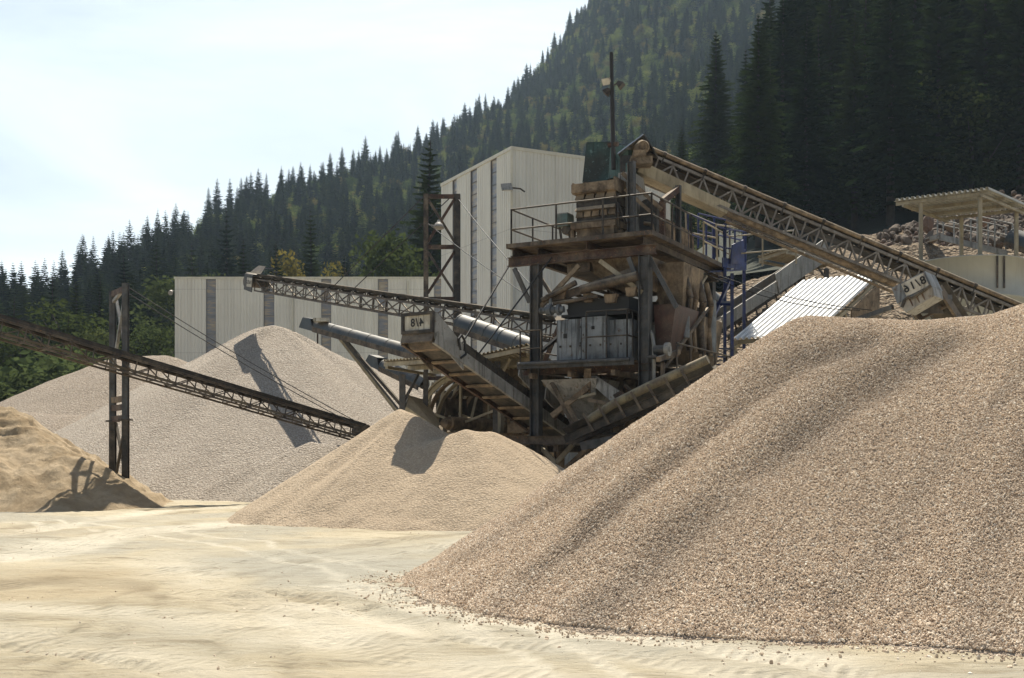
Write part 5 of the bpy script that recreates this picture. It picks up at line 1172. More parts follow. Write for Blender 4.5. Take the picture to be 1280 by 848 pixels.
# ---------- canopies left of the tower ----------
def canopy(name, corners, posts, label, mat='beigelt', zb=0, pitch=.22, braces=()):
    root = thing(name, (corners[0].x, corners[0].y, zb), label, 'canopy')
    o, ac, dn = corners[0], corners[1]-corners[0], corners[2]-corners[0]
    mb = MB(); mb.corr(o, ac, dn, pitch, .05, .006); mb.build('roof_sheet', M[mat], root)
    mb = MB(); n = ac.cross(dn).normalized(); n = n if n.z > 0 else -n
    for t in (.04, .5, .96): mb.channel(o+dn*t-n*.09, o+dn*t+ac-n*.09, .07, .14, .012)
    for t in (.06, .94): mb.beam(o+ac*t-n*.21+dn*.01, o+ac*t+dn*.99-n*.21, .09, .10)
    mb.build('purlin', M[mat], root)
    for q, zl, m_, w_ in posts:
        mb = MB(); mb.ibeam(V(q.x, q.y, zl), V(q.x, q.y, q.z), w_, w_, .015, (0,1,0)); mb.build('post', M[m_], root)
    for a, b, m_ in braces: mb = MB(); mb.beam(a, b, .08, .08); mb.build('brace', M[m_], root)
    return root
c0 = P(468,452,41); ac = P(555,443,36.8)-c0; dn = P(520,460,43.5)-P(478,452,41)
canopy('lean_to_canopy', [P(478,452,40), P(562,446,36.5), P(540,463,44)], [(P(503,468,39.3), 0, 'galv', .2), (P(532,466,39.9), 0, 'galv', .16), (P(619,505,38.9), 0, 'galv', .16)], 'small beige canopy roof on grey posts behind the 4/8 conveyor head', 'beigelt', 0, .22, [(P(506,500,39.2), P(523,468,39.5), 'galv')])
canopy('lean_to_canopy', [P(572,450,40.5), P(664,430,37.5), P(612,470,44.5)], [(P(622,452,40), 0, 'galv', .2), (P(655,460,41), 0, 'beigelt', .14)], 'beige corrugated canopy with toothed edge just left of the tower column', 'beigelt', 0, .22, [(P(626,470,39.9), P(638,448,39.4), 'beigelt')])
# grey tank-like bin and frame behind the canopies
bn = thing('settling_bin', tuple(P(640,545,43).xy)+(0,), 'pale dusty settling bin and steps in the dark below the conveyors', 'bin')
mb = MB(); a = P(640,545,43); mb.hexa([P(600,590,43), P(668,590,43), P(668,590,43)+V(0,2,0), P(600,590,43)+V(0,2,0)], [P(606,458,43), P(690,458,43), P(690,458,43)+V(0,2.4,0), P(606,458,43)+V(0,2.4,0)]); mb.build('body', M['beige'], bn)
mb = MB()
for k in range(4): q = P(632+k*14,520+k*9,40.5); mb.box(q.x-.45, q.x+.45, q.y-.2, q.y+.2, q.z-.04, q.z+.04)
mb.build('step', M['beigelt'], bn)
mb = MB(); mb.hexa([P(634,541,39), P(654,541,39), P(654,541,39)+V(0,.8,0), P(634,541,39)+V(0,.8,0)], [P(634,528,39), P(656,528,39), P(656,528,39)+V(0,.8,0), P(634,528,39)+V(0,.8,0)]); mb.build('junction_box', M['beige'], bn)
# drawn belt skirts beside the 4/8 conveyor
gc = thing('gravel_chute', tuple(P(690,500,37.6)), 'grey sided chute running down beside the 4/8 conveyor to the hopper', 'chute')
for k, (x, y) in enumerate(((648,470),(664,484),(681,499))):
    a = P(x,y,37.2); b = P(x+20,y+22,37.5); mb = MB(); mb.plate([a, b, b+V(.05,.1,.42), a+V(.05,.1,.42)], .05); mb.build('side_plate', M['ltgrey' if k != 1 else 'galv'], gc)
# V hoppers beneath the middle deck
vh = thing('discharge_hopper', tuple(S(2.0, .4, 3.2)), 'grey V shaped discharge hopper below the middle deck', 'hopper')
mb = MB(); z1_ = ZM-.45
mb.hexa([S(1.9,.5,2.9), S(2.5,.5,2.9), S(2.5,1.5,2.9), S(1.9,1.5,2.9)], [S(1.15,-.3,z1_), S(3.0,-.3,z1_), S(3.0,2.2,z1_), S(1.15,2.2,z1_)]); mb.build('cone', M['ltgrey'], vh)
mb = MB(); mb.plate([SP(731,461,-.36), SP(739,461,-.36), SP(738,492,-.1), SP(728,486,-.1)], .03); mb.build('wear_plate', M['beige'], vh)
for (a, b, m_, w_) in (((690,520),(735,485),'beige',.16), ((708,505),(728,540),'beige',.12), ((726,540),(762,505),'beige',.14), ((735,500),(762,505),'beige',.10), ((712,500),(745,492),'beigelt',.08), ((690,478),(716,530),'steel',.12)):
    mb = MB(); mb.beam(SP(*a,-.2), SP(*b,-.2), w_, .1, V_); mb.build('strut', M[m_], vh)
st = thing('side_chute', tuple(S(3.2, .3, 3.4)), 'streaked pale chute slanting down right from the discharge hopper', 'chute')
mb = MB(); mb.hexa([SP(728,470,-.1), SP(745,470,-.1), SP(745,470,.7), SP(728,470,.7)], [SP(768,506,-.2), SP(787,497,-.2), SP(787,497,.7), SP(768,506,.7)]); mb.build('body', M['ltgrey'], st)
mb = MB(); mb.plate([SP(770,500,-.26), SP(783,494,-.26), SP(776,488,-.26), SP(766,494,-.26)], .02); mb.build('red_stain', M['rust'], st)
bk_ = thing('timber_bunker', tuple(S(3.4, 1.6, 2.2)), 'ochre boarded bunker in the shade behind the front column', 'bunker')
mb = MB(); sb(mb, 2.7, 4.25, 1.5, 3.0, 2.5, ZM-.4); mb.build('body', M['beige'], bk_); mb = MB()
for k in range(4): sb(mb, 2.7+k*.42, 2.76+k*.42, 1.42, 1.48, 2.5, ZM-.42)
mb.beam(S(3.1,1.38,2.7), S(3.9,1.38,3.6), .12, .08, V_); mb.build('batten', M['steel'], bk_)
hs = thing('washer_dark_backing', tuple(P(600,590,44.5).xy)+(0,), 'added dark blocks standing in for the gloom behind the sand washer', 'housing')  # dark blocks added to stand in for the shade behind the washer
mb = MB(); a = P(545,0,44.5).x; b = P(612,0,44.5).x; mb.box(a, b, 44.5, 46, 0, 4.3); mb.build('body', M['darksteel'], hs)
mb = MB(); mb.box(b+.9, b+2.9, 45, 46.5, 0, 5.0); mb.build('body', M['steel'], hs)
for k in range(5): mb = MB(); mb.beam(V(a-.9+k*.38, 44.0+.1*k, .2), V(a-.1+k*.45, 44.3, 4.6), .10, .10); mb.build('louvre_bar', M['beigelt'], hs)
# lower cross conveyor
M['beigelt2'] = worn('grimy olive cover sheet', (.24,.21,.13), (.12,.10,.075), 2.2, .8, 0, .5, .5, (.05,.04,.03), .3)
l0, l1 = SP(706,546,-1.1), SP(880,470,-.9); l1x = l0+(l1-l0)*1.06
cv = thing('belt_conveyor', tuple(l0), 'low sagging belt conveyor climbing right behind the big foreground heap', 'conveyor')
dd, a_, u_ = axes(l0, l1x); near = a_ if a_.y < 0 else -a_
m1, m2 = lerp(l0, l1x, .18), lerp(l0, l1x, .36)
mb = MB(); mb.chain([m1+u_*.16, m2+u_*.30, lerp(l0, l1x, .62)+u_*.36, l1x+u_*.38], .13, 8); mb.build('belt_edge', M['beigelt2'], cv)
mb = MB(); mb.ibeam(l0-u_*.1+near*.1, l1x-u_*.1+near*.1, .1, .22, .02); mb.ibeam(l0-u_*.1-near*.7, l1x-u_*.1-near*.7, .1, .22, .02); mb.build('side_beam', M['darksteel'], cv)
belt(cv, l0-near*.35, l1x-near*.35, .7, .1)
for k in range(7): p = lerp(l0, l1x, .2+k*.11)+near*.2; mb = MB(); mb.beam(p-u_*.22, p+u_*.38+dd*-.1, .06, .06); mb.build('idler_bracket', M['steel'], cv)
mb = MB(); mb.hexa([SP(727,563,-1.3), SP(760,558,-1.3), SP(760,558,-.7), SP(727,563,-.7)], [SP(724,553,-1.3), SP(765,545,-1.3), SP(765,545,-.7), SP(724,553,-.7)]); mb.build('tail_guard', M['galv'], cv)

# ---------- blue stair tower ----------
bt = thing('stair_tower', tuple(P(908,440,40).xy)+(0,), 'deep blue steel access stair tower at the right side of the screening tower', 'stair tower')
bq = lambda px, py, Y: P(px, py, Y)
zT = EYE+(HZ-342)/F*39.5
for (px_, Y, t_) in ((906,39.4,280),(915,38.6,342),(892,40.0,282),(930,40.8,282)):
    a = P(px_, t_, Y); mb = MB(); mb.beam(V(a.x, a.y, -.1), a, .10, .10, (0,1,0)); mb.build('post', M['blue'], bt)
mb = MB(); mb.beam(P(887,408,39.2), P(914,346,38.7), .12, .1); mb.beam(P(888,380,39.2), P(915,381,38.7), .08); mb.build('brace', M['blue'], bt)
for y in (347,350,378,436,446,456): mb = MB(); mb.beam(P(905,y,39.4), P(916,y,38.6), .07); mb.beam(P(893,y,40.), P(905,y,39.4), .05); mb.build('rung', M['blue'], bt)
a, b, c, d = P(885,340,38.8), P(933,337,40.4), P(933,337,42.5), P(885,340,41)
mb = MB(); mb.plate([a, b, c, d], .06); mb.build('landing', M['blue'], bt)
mb = MB(); mb.plate([P(903,322,39.2), P(932,328,40.5), P(932,338,40.5), P(903,334,39.2)], .04); mb.plate([P(915,306,39.5), P(929,300,40.0), P(930,330,40.2), P(913,330,39.5)], .04); mb.build('side_panel', M['blue'], bt)
mb = MB(); rail(mb, [P(860,318,38.2), P(905,336,39.3), P(932,338,40.5)], 1.35, .03, (.7,), n=2); rail(mb, [P(873,310,40.5), P(931,322,42)], 1.2, .03, (.6,), n=3); mb.build('railing', M['blue'], bt)
mb = MB(); p = P(857,265,39.5); q = P(895,281,39.0); mb.chain([P(858,300,39.5), p, q, P(930,286,40.2)], .03, 6); mb.chain([P(862,291,39.5), P(897,298,39.1)], .03, 6); mb.chain([q, P(897,330,39.0)], .028, 6); mb.build('hand_rail', M['beigelt'], bt)

# ---------- white corrugated shelter ----------
M['whiteroof'] = worn('white coated roof sheet', (.74,.74,.73), (.68,.68,.67), 1, .42, .0, .03, .12, None, .02)
A0 = P(914,426,40.0); T0 = P(1001,353,44.0); ev = Vector((.77,-.64,0))
rs = thing('roof_shelter', (A0.x, A0.y, 0), 'open shelter with a bright white corrugated roof between the tower and the 8/16 board', 'shelter')
mb = MB(); mb.corr(A0, ev*3.1, T0-A0, .22, .075, .006)
mb.build('roof_sheet', M['whiteroof'], rs)
mb = MB()
dn = T0-A0
for t in (.03, .35, .66, .96): mb.channel(A0+dn*t-V(0,0,.13), A0+dn*t+ev*3.05-V(0,0,.13), .08, .14, .012)
for s in (.1, 1.5, 2.95):
    q0, q1 = A0+ev*s-V(0,0,.27), A0+ev*s+dn-V(0,0,.27); mb.beam(q0, q1, .1, .12); lo = V(q1.x, q1.y, q0.z-.55); mb.beam(q0-V(0,0,.55), lo, .08); 
    for k in range(4): mb.beam(lerp(q0, q1, k/4)-V(0,0,.06), V(lerp(q0, q1, (k+.5)/4).x, lerp(q0, q1, (k+.5)/4).y, q0.z-.51), .05)
mb.beam(A0-V(0,0,.62), A0+ev*3.1-V(0,0,.62), .08); 
for k in range(8): mb.beam(A0+ev*(k*.385)-V(0,0,.2+.38*(k%2)), A0+ev*((k+1)*.385)-V(0,0,.2+.38*((k+1)%2)), .05)
mb.build('roof_truss', M['beigelt'], rs)
for s, t in ((.1,0),(2.95,0),(.1,1),(2.95,1)):
    q = A0+ev*s+dn*t; mb = MB(); mb.ibeam(V(q.x, q.y, -.3), q-V(0,0,.35), .16, .16, .015, (0,1,0)); mb.build('post', M['beigelt'], rs)
mb = MB(); q0, q1 = A0+ev*3.05+dn*.55, A0+ev*3.05+dn; mb.plate([q0-V(0,0,.35), q1-V(0,0,.35), q1-V(0,0,2.4), q0-V(0,0,1.6)], .05); mb.build('side_board', M['beige'], rs)

# ---------- 8/16 conveyor head ----------
bc = P(1141,365,24.5)
cv = thing('belt_conveyor', (bc.x, bc.y, 0), 'rust stained conveyor head with the 8/16 board behind the huge heap crest', 'conveyor')
rv = Vector((.80,-.58,.0)).normalized()            # along the face of the box
tilt = Vector((rv.x, rv.y, .42)).normalized(); fn = Vector((-.58,-.80,0)).normalized(); un = fn.cross(tilt); un = un if un.z > 0 else -un
k_ = 24.5/F; Wb, Hb = 1.15, .62
def BQ(x, y, dpt=0): return bc+tilt*x*.68+un*y*.68-fn*dpt
mb = MB(); mb.hexa([BQ(-Wb/2,-.12), BQ(Wb/2,-.12), BQ(Wb/2,-.12,.8), BQ(-Wb/2,-.12,.8)], [BQ(-Wb/2+.04,.42), BQ(Wb/2,.42), BQ(Wb/2,.42,.75), BQ(-Wb/2+.04,.42,.75)]); mb.build('head_box', M['bluegrey'], cv)
mb = MB(); mb.hexa([BQ(-Wb/2+.12,-.48,.05), BQ(Wb/2-.05,-.40,.05), BQ(Wb/2-.05,-.40,.7), BQ(-Wb/2+.12,-.48,.7)], [BQ(-Wb/2,-.123,.02), BQ(Wb/2,-.123,.02), BQ(Wb/2,-.123,.7), BQ(-Wb/2,-.123,.7)]); mb.build('lower_plate', M['ltgrey'], cv)
mb = MB()
for x in (-.2, .02, .2): mb.plate([BQ(x,-.13,.0)+fn*.0, BQ(x+.05,-.13,.0), BQ(x+.03,-.40,.035), BQ(x+.01,-.38,.035)], .02)
mb.build('rust_run', M['rust'], cv)
mb = MB(); mb.chain([BQ(-Wb/2+.1,-.3,-.03), BQ(-.30,-.12,-.04), BQ(-.15,-.10,-.04), BQ(-.1,-.18,-.04), BQ(.35,-.13,-.04), BQ(Wb/2,-.08,-.02)], .035, 6); mb.build('rubber_lip', M['rubber'], cv)
mb = MB(); mb.plate([BQ(-.22,-.06,-.015), BQ(.52,-.06,-.015), BQ(.52,.38,-.015), BQ(-.22,.38,-.015)], .02, fn); bd = mb.build('size_board', M['sign'], cv)
rr0 = tilt if tilt.cross(un).dot(fn) > 0 else -tilt
letters(bd, '8/16', BQ(.15,.16,-.03), rr0, un, .235)
mb = MB(); q0 = BQ(0,.0,.8); q1 = q0+V(3.2,3.6,-2.3)
for s in (-.36, .36): mb.channel(q0+tilt*s, q1+rv*s, .07, .18, .015)
for k in range(8): mb.beam(lerp(q0, q1, k/8)-tilt*.33, lerp(q0, q1, k/8)+tilt*.33, .05)
mb.build('frame', M['steel'], cv); belt(cv, q0, q1, .8, .15)
mb = MB(); a = P(1115,385,25); mb.beam(P(1070,400,26), P(1116,384,25.2), .08, .10); mb.beam(P(1168,372,25), P(1185,372,25.4), .2, .1); mb.hexa([P(1140,392,25.5), P(1180,392,25.5), P(1180,392,27), P(1140,392,27)], [P(1152,372,25.5), P(1175,378,25.5), P(1175,378,27), P(1152,372,27)]); mb.build('scraper', M['galv'], cv)
for s in (-.45,.45): mb = MB(); p = lerp(q0, q1, .35)+rv*s; mb.beam(p, V(p.x, p.y, 0), .12); mb.build('leg', M['steel'], cv)

# ---------- tank with its canopy ----------
tY = 45.5; tc_ = Vector(((1210-640)/F*tY, tY, 0)); tr2 = 65/F*tY; ztk = EYE+(HZ-330)/F*tY
zg = gh(tc_.x, tc_.y)-.3
tk = thing('round_tank', (tc_.x, tc_.y, zg), 'big round grey cream tank under the corrugated canopy at the right edge', 'tank')
mb = MB(); mb.lathe((tc_.x, tc_.y, zg), (0,0,1), [(tr2,0),(tr2,ztk-zg-1.55),(tr2+.04,ztk-zg-1.52),(tr2+.04,ztk-zg-1.44),(tr2,ztk-zg-1.41),(tr2,ztk-zg-.06),(tr2+.05,ztk-zg-.05),(tr2+.05,ztk-zg),(tr2-.08,ztk-zg),(tr2-.1,ztk-zg-.5)], 48); mb.build('shell', M['tank'], tk)
for dx in (0, .28):
    mb = MB(); q = math.radians(-82)+dx/tr2; p = tc_+V(math.cos(q)*(tr2+.05), math.sin(q)*(tr2+.05), ztk-.05); mb.tube(p, p-V(0,0,1.2), .035, 6); mb.build('overflow_pipe', M['steel'], tk)
M['canopy'] = worn('pale grey canopy sheet', (.50,.49,.44), (.40,.39,.34), 1.4, .5, 0, .3, .4, None, .05)
N1 = P(1117,252,46.2); N2 = P(1236,237,44.1); K1 = P(1172,272,49.3); Rr_ = K1-N1
can = thing('tank_canopy', (N1.x, N1.y, zg), 'corrugated flat canopy on four slim posts over the round tank', 'canopy')
ac = N2-N1; dn = Rr_*1.05
mb = MB(); mb.corr(N1, ac, dn, .2, .10, .006); mb.build('roof_sheet', M['canopy'], can)
mb = MB(); n = V(0,0,1)
for t in (.05, .37, .68, .97): mb.channel(N1+dn*t-n*.08, N1+dn*t+ac-n*.08, .07, .12, .012)
for t in (.1, .93): mb.beam(N1+ac*t-n*.2, N1+ac*t+dn-n*.2, .08, .1)
mb.build('purlin', M['beigelt'], can)
for (s, t) in ((.26,.07),(.88,.07),(.28,.93),(.88,.93)):
    q = N1+ac*s+dn*t; mb = MB(); mb.beam(V(q.x, q.y, ztk-.6 if t < .5 else zg), V(q.x, q.y, q.z-.14), .13, .13, (0,1,0)); mb.build('post', M['beigelt'], can)

# tube conveyor behind the tank with rail
r_ = covered(P(1262,300,50), P(1420,352,47), .5, 5, 'dark tube covered conveyor leaving the right edge behind the tank canopy', [], 'bluetube', False)
a, b = P(1176,297,52), P(1262,318,50); mb = MB(); mb.channel(a, b, .5, .25, .03); mb.channel(a-V(.6,0,.1), a+V(0,0,.05), .5, .2, .03); mb.build('frame', M['ltgrey'], r_)
mb = MB(); rail(mb, [a+V(0,-.3,.1), b+V(0,-.3,.1)], 1.15, .03, (.6,), n=4); rail(mb, [a+V(0,.4,.1), b+V(0,.4,.1)], 1.15, .03, (.6,), n=4); mb.build('railing', M['ltgrey'], r_)
# grey trough conveyor and pipe left of the white roof
r_ = thing('trough_conveyor', tuple(P(890,420,44).xy)+(0,), 'galvanised trough conveyor rising right behind the white roofed shelter', 'conveyor')
a, b = P(893,412,43), P(1005,338,48); dd, a_, u_ = axes(a, b); near = a_ if a_.y < 0 else -a_
mb = MB(); mb.plate([a+near*.4, b+near*.4, b+near*.4+u_*.45, a+near*.4+u_*.45], .03); mb.build('side_plate', M['ltgrey'], r_)
m_ = lerp(a, b, .58); mb = MB(); mb.plate([m_+near*.46-u_*.02, b+near*.46+dd*1.5, b+near*.46+dd*1.5+u_*.9, m_+near*.46+u_*.75], .03); mb.build('side_plate', M['ltgrey'], r_)
mb = MB(); mb.plate([a-near*.4, b-near*.4, b-near*.4+u_*.45, a-near*.4+u_*.45], .03); mb.build('side_plate', M['galv'], r_)
mb = MB(); mb.channel(a+near*.42-u_*.4, b+near*.42-u_*.4, .12, .16, .015); mb.channel(a-near*.42-u_*.4, b-near*.42-u_*.4, .12, .16, .015)
for k in range(9): q = lerp(a, b, k/9); mb.beam(q+near*.4-u_*.35, q+near*.4+u_*.02, .05)
mb.build('frame', M['darksteel'], r_); belt(r_, a, b, .6, .05)
for t in (.15, .5, .85): q = lerp(a, b, t)-u_*.45; g_ = gh(q.x, q.y); mb = MB(); mb.beam(V(q.x, q.y, g_-.2), q, .14, .14, (0,1,0)); mb.build('leg', M['steel'], r_)
covered(P(862,352,44.5), P(922,402,45.5), .34, 4, 'light galvanised tube conveyor sloping down behind the blue stair tower', [], 'ltgrey', False)
# small canopy
c0, c1, c2 = P(946,322,51), P(985,309,49), P(990,331,54)
canopy('small_canopy', [c0, c1+(c1-c0)*.0, c0+(c2-c0)*1.6], [(P(1001,350,52.6)+V(0,0,.7), gh(13,52)-.3, 'steel', .2), (P(1033,352,55.5)+V(0,0,.6), gh(15,55)-.3, 'galv', .2)], 'small beige corrugated canopy behind the white roofed shelter', 'beigelt', 0, .2, [(P(998,350,52.6), P(985,333,52.4), 'galv'), (P(1030,345,55), P(1018,328,54.4), 'galv')])
mb = MB()
cable((P(845,322,38), P(1090,388,36)), 'upper of two thin wires slanting right across the white roof', .3, .014)
cable((P(836,318,38), P(1075,388,36)), 'lower of two thin wires slanting right across the white roof', .45, .014)
# ---------- banks, rocks ----------
M['bank'] = m_gravel('brown earth bank', [(.17,.125,.085),(.25,.19,.13),(.30,.235,.165),(.40,.33,.25)], 7, .16, big=.3)
def bank(segs, box, label, seed, step=.2, mat='bank', rough=.35):
    zb = 0
    xs_ = np.arange(box[0], box[1], step); ys_ = np.arange(box[2], box[3], step); X, Y = np.meshgrid(xs_, ys_)
    Z = heap_h(X, Y, segs, .5, seed, 3.2, rough, .55)+.10*fbm(X*2, Y*2, seed+1, 3); G = ground_h(X, Y)
    o = grid_mesh('earth_bank', X, Y, np.maximum(Z, G-.3), M[mat], Z > G-.2, org=(segs[0][0], segs[0][1], 0)); return tag(o, label, 'earth bank')
def PW(px, py, Y): p = P(px, py, Y); return (p.x, p.y, p.z)
a, b, c = PW(935,352,58), PW(1010,330,60), PW(1060,352,62)
bank([(*a, *b, .6, .5), (*b, *c, .6, .5)], (4, 30, 48, 72), 'brown gravel bank behind the blue stair tower', 81)
a, b, c = PW(1075,352,56), PW(1120,309,58), PW(1200,311,58); d = PW(1300,316,58)
bank([(*a, *b, .62, .4), (*b, *c, .62, .4), (*c, *d, .6, .5)], (10, 36, 46, 70), 'pale brown crumbling bank behind the round tank', 83)
a, b = PW(1090,292,74), PW(1330,236,78)
bank([(*a, *b, .55, .8)], (14, 55, 60, 95), 'dark stony slope rising to the right edge behind the tank canopy', 85, .3)
def rock_mesh(rr, n=2):
    mb = MB(); import bmesh
    bm = bmesh.new(); bmesh.ops.create_icosphere(bm, subdivisions=n, radius=1)
    cuts = [(Vector((rr.gauss(0,1), rr.gauss(0,1), rr.gauss(0,1))).normalized(), rr.uniform(.55, .85)) for _ in range(9)]
    for v in bm.verts:
        for nrm, dd_ in cuts:
            k = v.co.dot(nrm)
            if k > dd_: v.co -= nrm*(k-dd_)
        v.co *= 1+rr.uniform(-.04, .04)
    me = bpy.data.meshes.new('boulder'); bm.to_mesh(me); bm.free(); return me
M['rock'] = worn('limestone with tree shade tone', (.16,.118,.085), (.085,.065,.05), 1.5, .9, 0, .2, .2, (.22,.175,.135), .5, (.22,.18,.13))  # stone colour darkened to carry the tree shade on the slope
M['rockred'] = worn('reddish broken stone', (.17,.10,.07), (.12,.09,.07), 1.5, .9, 0, .2, .2, (.2,.17,.14), .5, (.25,.2,.16))
rocks = []
for i in range(5): me = rock_mesh(rr); me.materials.append(M['rock']); rocks.append(me)
rock_red = rocks[0].copy(); rock_red.materials.clear(); rock_red.materials.append(M['rockred'])
rk = [bpy.data.objects.new('boulder', m_) for m_ in rocks]+[bpy.data.objects.new('boulder', rock_red)]
pts = []
for i in range(1100):
    px_ = 1095+235*rng.random()**.7; t = rng.random(); Y = 60+16*t
    yl = np.interp(px_, [1090,1330], [292,236])+rng.random()**1.8*50
    p = P(px_, yl, 73-(yl-np.interp(px_, [1090,1330], [292,236]))*.17); pts.append((p.x, p.y, p.z-.05))
scatter('rubble_slope', pts, .10+.26*rng.random(len(pts))**2, rk, 'tumbled broken rocks covering the slope behind the tank canopy', 'rubble')
for (px_, py_, Y, s, red, lab) in ((1158,280,58,.55,1,'reddish boulder lying left of the tank canopy front post'), (1165,298,57.5,.5,0,'pale rounded boulder on the bank just right of the canopy front post'), (1132,302,58,.38,0,'small white boulder on the crest of the pale bank'),
    (1230,272,60,.55,1,'rusty red boulder seen under the tank canopy'), (1267,242,72,.2,0,'grey boulder on the slope crest at the right edge'), (1252,241,72,.18,0,'dark round boulder beside the canopy roof corner'), (1190,283,60,.4,0,'squat grey boulder behind the conveyor railing')):
    p = P(px_, py_, Y); o = bpy.data.objects.new('boulder', rock_red if red else rocks[int(Y+px_) % 5]); COL.objects.link(o); o.location = p; o.scale = (s, s, s*.75); o.rotation_euler = (px_, 0, Y); tag(o, lab, 'boulder')
n_ = 2600; cx_, cy_ = rng.uniform(-20, 6, n_), 7+33*rng.random(n_)**1.3
kk = vnoise(cx_*.35, cy_*.35, 91)+.25*vnoise(cx_*2, cy_*2, 92) > .62; cx_, cy_ = cx_[kk], cy_[kk]
big_h = heap_h(cx_, cy_, BIG)
kk = (big_h < -.2) & (heap_h(cx_, cy_, MID) < -.1) & (heap_h(cx_, cy_, SAND) < -.1); cx_, cy_ = cx_[kk], cy_[kk]
cz_ = GZ[np.searchsorted(ys, cy_)-1, np.searchsorted(xs, cx_)-1]
hold = bpy.data.objects.new('scattered_clods', None); bpy.data.objects.remove(hold)
cl_ = pebbles('scattered_clods', np.stack([cx_, cy_, cz_], -1), .006, .022, None, 'small clods and stray stones strewn over the pale yard'); cl_['category'] = 'stones'
# ---------- trees one can pick out ----------
def tree_at(pr, px, ytop, Y, label, cat, group=None, zb=None, wide=1., name=None, ybase=None):
    x = (px-640)/F*Y; top = EYE+(HZ-ytop)/F*Y
    zb = gh(x, Y) if zb is None else zb
    if ybase is not None: zb = EYE+(HZ-ybase)/F*Y
    return plant(pr, x, Y, zb, top-zb, label, cat, group, wide, name)
tree_at(SPR[0], 537, 176, 128, 'tall dark spruce standing alone just left of the tall block', 'spruce', zb=3, wide=1.25)
tree_at(BRON[3], 458, 268, 118, 'bright green leafy tree behind the low shed, left of the pair', 'tree', zb=3, wide=.85)
tree_at(BRON[0], 497, 262, 116, 'rounded green leafy tree right beside the lone tall spruce', 'tree', zb=3, wide=.8)
tree_at(BRON[2], 363, 294, 135, 'yellowing autumn tree behind the middle of the low shed', 'tree', zb=3, wide=.6)
tree_at(BRON[2], 415, 312, 128, 'small russet tree behind the long conveyor head', 'tree', zb=3, wide=.5)
for (px_, yt, Y, k, w_, lab) in ((283,262,190,1,.9,'thin spruce with a bare trunk left of the autumn tree'), (388,262,150,0,.9,'pointed spruce just right of the yellowing autumn tree'), (304,300,135,2,1.1,'short dark spruce above the left third of the low shed'), (345,305,130,2,1.1,'stubby dark spruce hugging the autumn tree on its left'),
    (430,322,125,2,1.2,'tiny black spruce below the bright green tree'), (155,318,150,0,1.2,'dense spruce right behind the top of the left support tower'), (195,300,170,1,1.1,'ragged spruce between the left tower and the low shed'), (240,305,160,3,1.0,'sparse spruce over the left corner of the low shed'),
    (18,372,120,3,1.4,'drooping spruce at the left edge of the photo'), (65,345,125,3,1.2,'gaunt thin crowned spruce against the sky at the far left'), (95,352,130,1,1.3,'bushy spruce right of the gaunt spruce'), (125,350,140,0,1.3,'blunt spruce left of the tower top')):
    tree_at(SPR[k], px_, yt, Y, lab, 'spruce', zb=3, wide=w_)
for (px_, yt, Y, k, w_, lab) in ((85,352,112,0,1.15,'wide green tree above the left conveyor, left of its tower'), (200,392,104,3,1.0,'leafy green tree hard against the left end of the low shed'), (170,385,108,0,1.0,'green tree showing between the left tower and the low shed'), (30,395,108,0,1.2,'dark leafy tree behind the left conveyor near the photo edge'),
    (120,400,104,3,.9,'light green tree right behind the left conveyor and tower'), (235,330,140,3,1.0,'pale green tree crown over the low shed corner'), (-15,385,105,0,1.2,'leafy tree cut by the left edge of the photo')):
    tree_at(BRON[k], px_, yt, Y, lab, 'tree', zb=2, wide=w_)
for (px_, yt, Y, k, w_, lab) in ((15,466,90,0,1.2,'grey green shrub at the left edge above the sand heap'), (50,452,94,1,1.2,'broad shrub beside the rounded back heap'), (95,435,98,0,1.3,'upright shrub behind the rounded back heap'), (-20,480,88,1,1.2,'shrub cut by the left photo edge'), (75,470,96,1,.9,'low shrub touching the slope of the rounded back heap'), (905,470,47,1,.5,'weedy green shrub at the foot of the blue stair tower')):
    tree_at(SHR[k], px_, yt, Y, lab, 'shrub', zb=.0 if Y < 60 else 1.5, wide=w_)
# shaded wood on the right: the big trees in front
big_t = [(895,38,150,0,1.15,'tallest spruce with drooping boughs at the left end of the dark wood'), (852,158,135,2,1.2,'young dark spruce directly above the head of the feed conveyor'), (932,62,160,2,1.1,'slim spruce just right of the drooping tallest spruce'), (962,-18,165,1,1.1,'broad spruce cut by the top edge above the feed conveyor'),
 (1000,-30,150,3,1.2,'thin crowned spruce in the middle of the dark wood'), (1040,10,140,0,1.2,'black spruce third from the tank canopy in the dark wood')]
for (px_, yt, Y, k, w_, lab) in big_t: tree_at(SPR[k], px_, yt, Y, lab, 'spruce', ybase=310 if Y > 140 else 330, wide=w_)
for i, px_ in enumerate(range(948, 1420, 15)):
    Y = 112+((i*37) % 29); yt = 40-.45*(px_-900)+60*math.sin(i*1.7) if px_ > 900 else 120+40*math.sin(i)
    tree_at(SPR[(i*3) % 4], px_, max(-180, yt), Y, 'nearly black spruce in the front row of the shaded wood behind the tank', 'spruce', 'front row spruces of the shaded wood', ybase=300-.05*(px_-900), wide=1.15)
for (px_, yt, Y, lab) in ((1150,60,118,'dim rounded leafy tree in the shaded wood above the tank canopy'), (1215,90,116,'dim leafy tree at the right of the shaded wood'), (872,205,120,'small sunlit leafy tree low down beside the feed conveyor head')):
    tree_at(BRON[0 if px_ > 900 else 3], px_, yt, Y, lab, 'tree', ybase=305, wide=1.1 if px_ > 900 else .6)
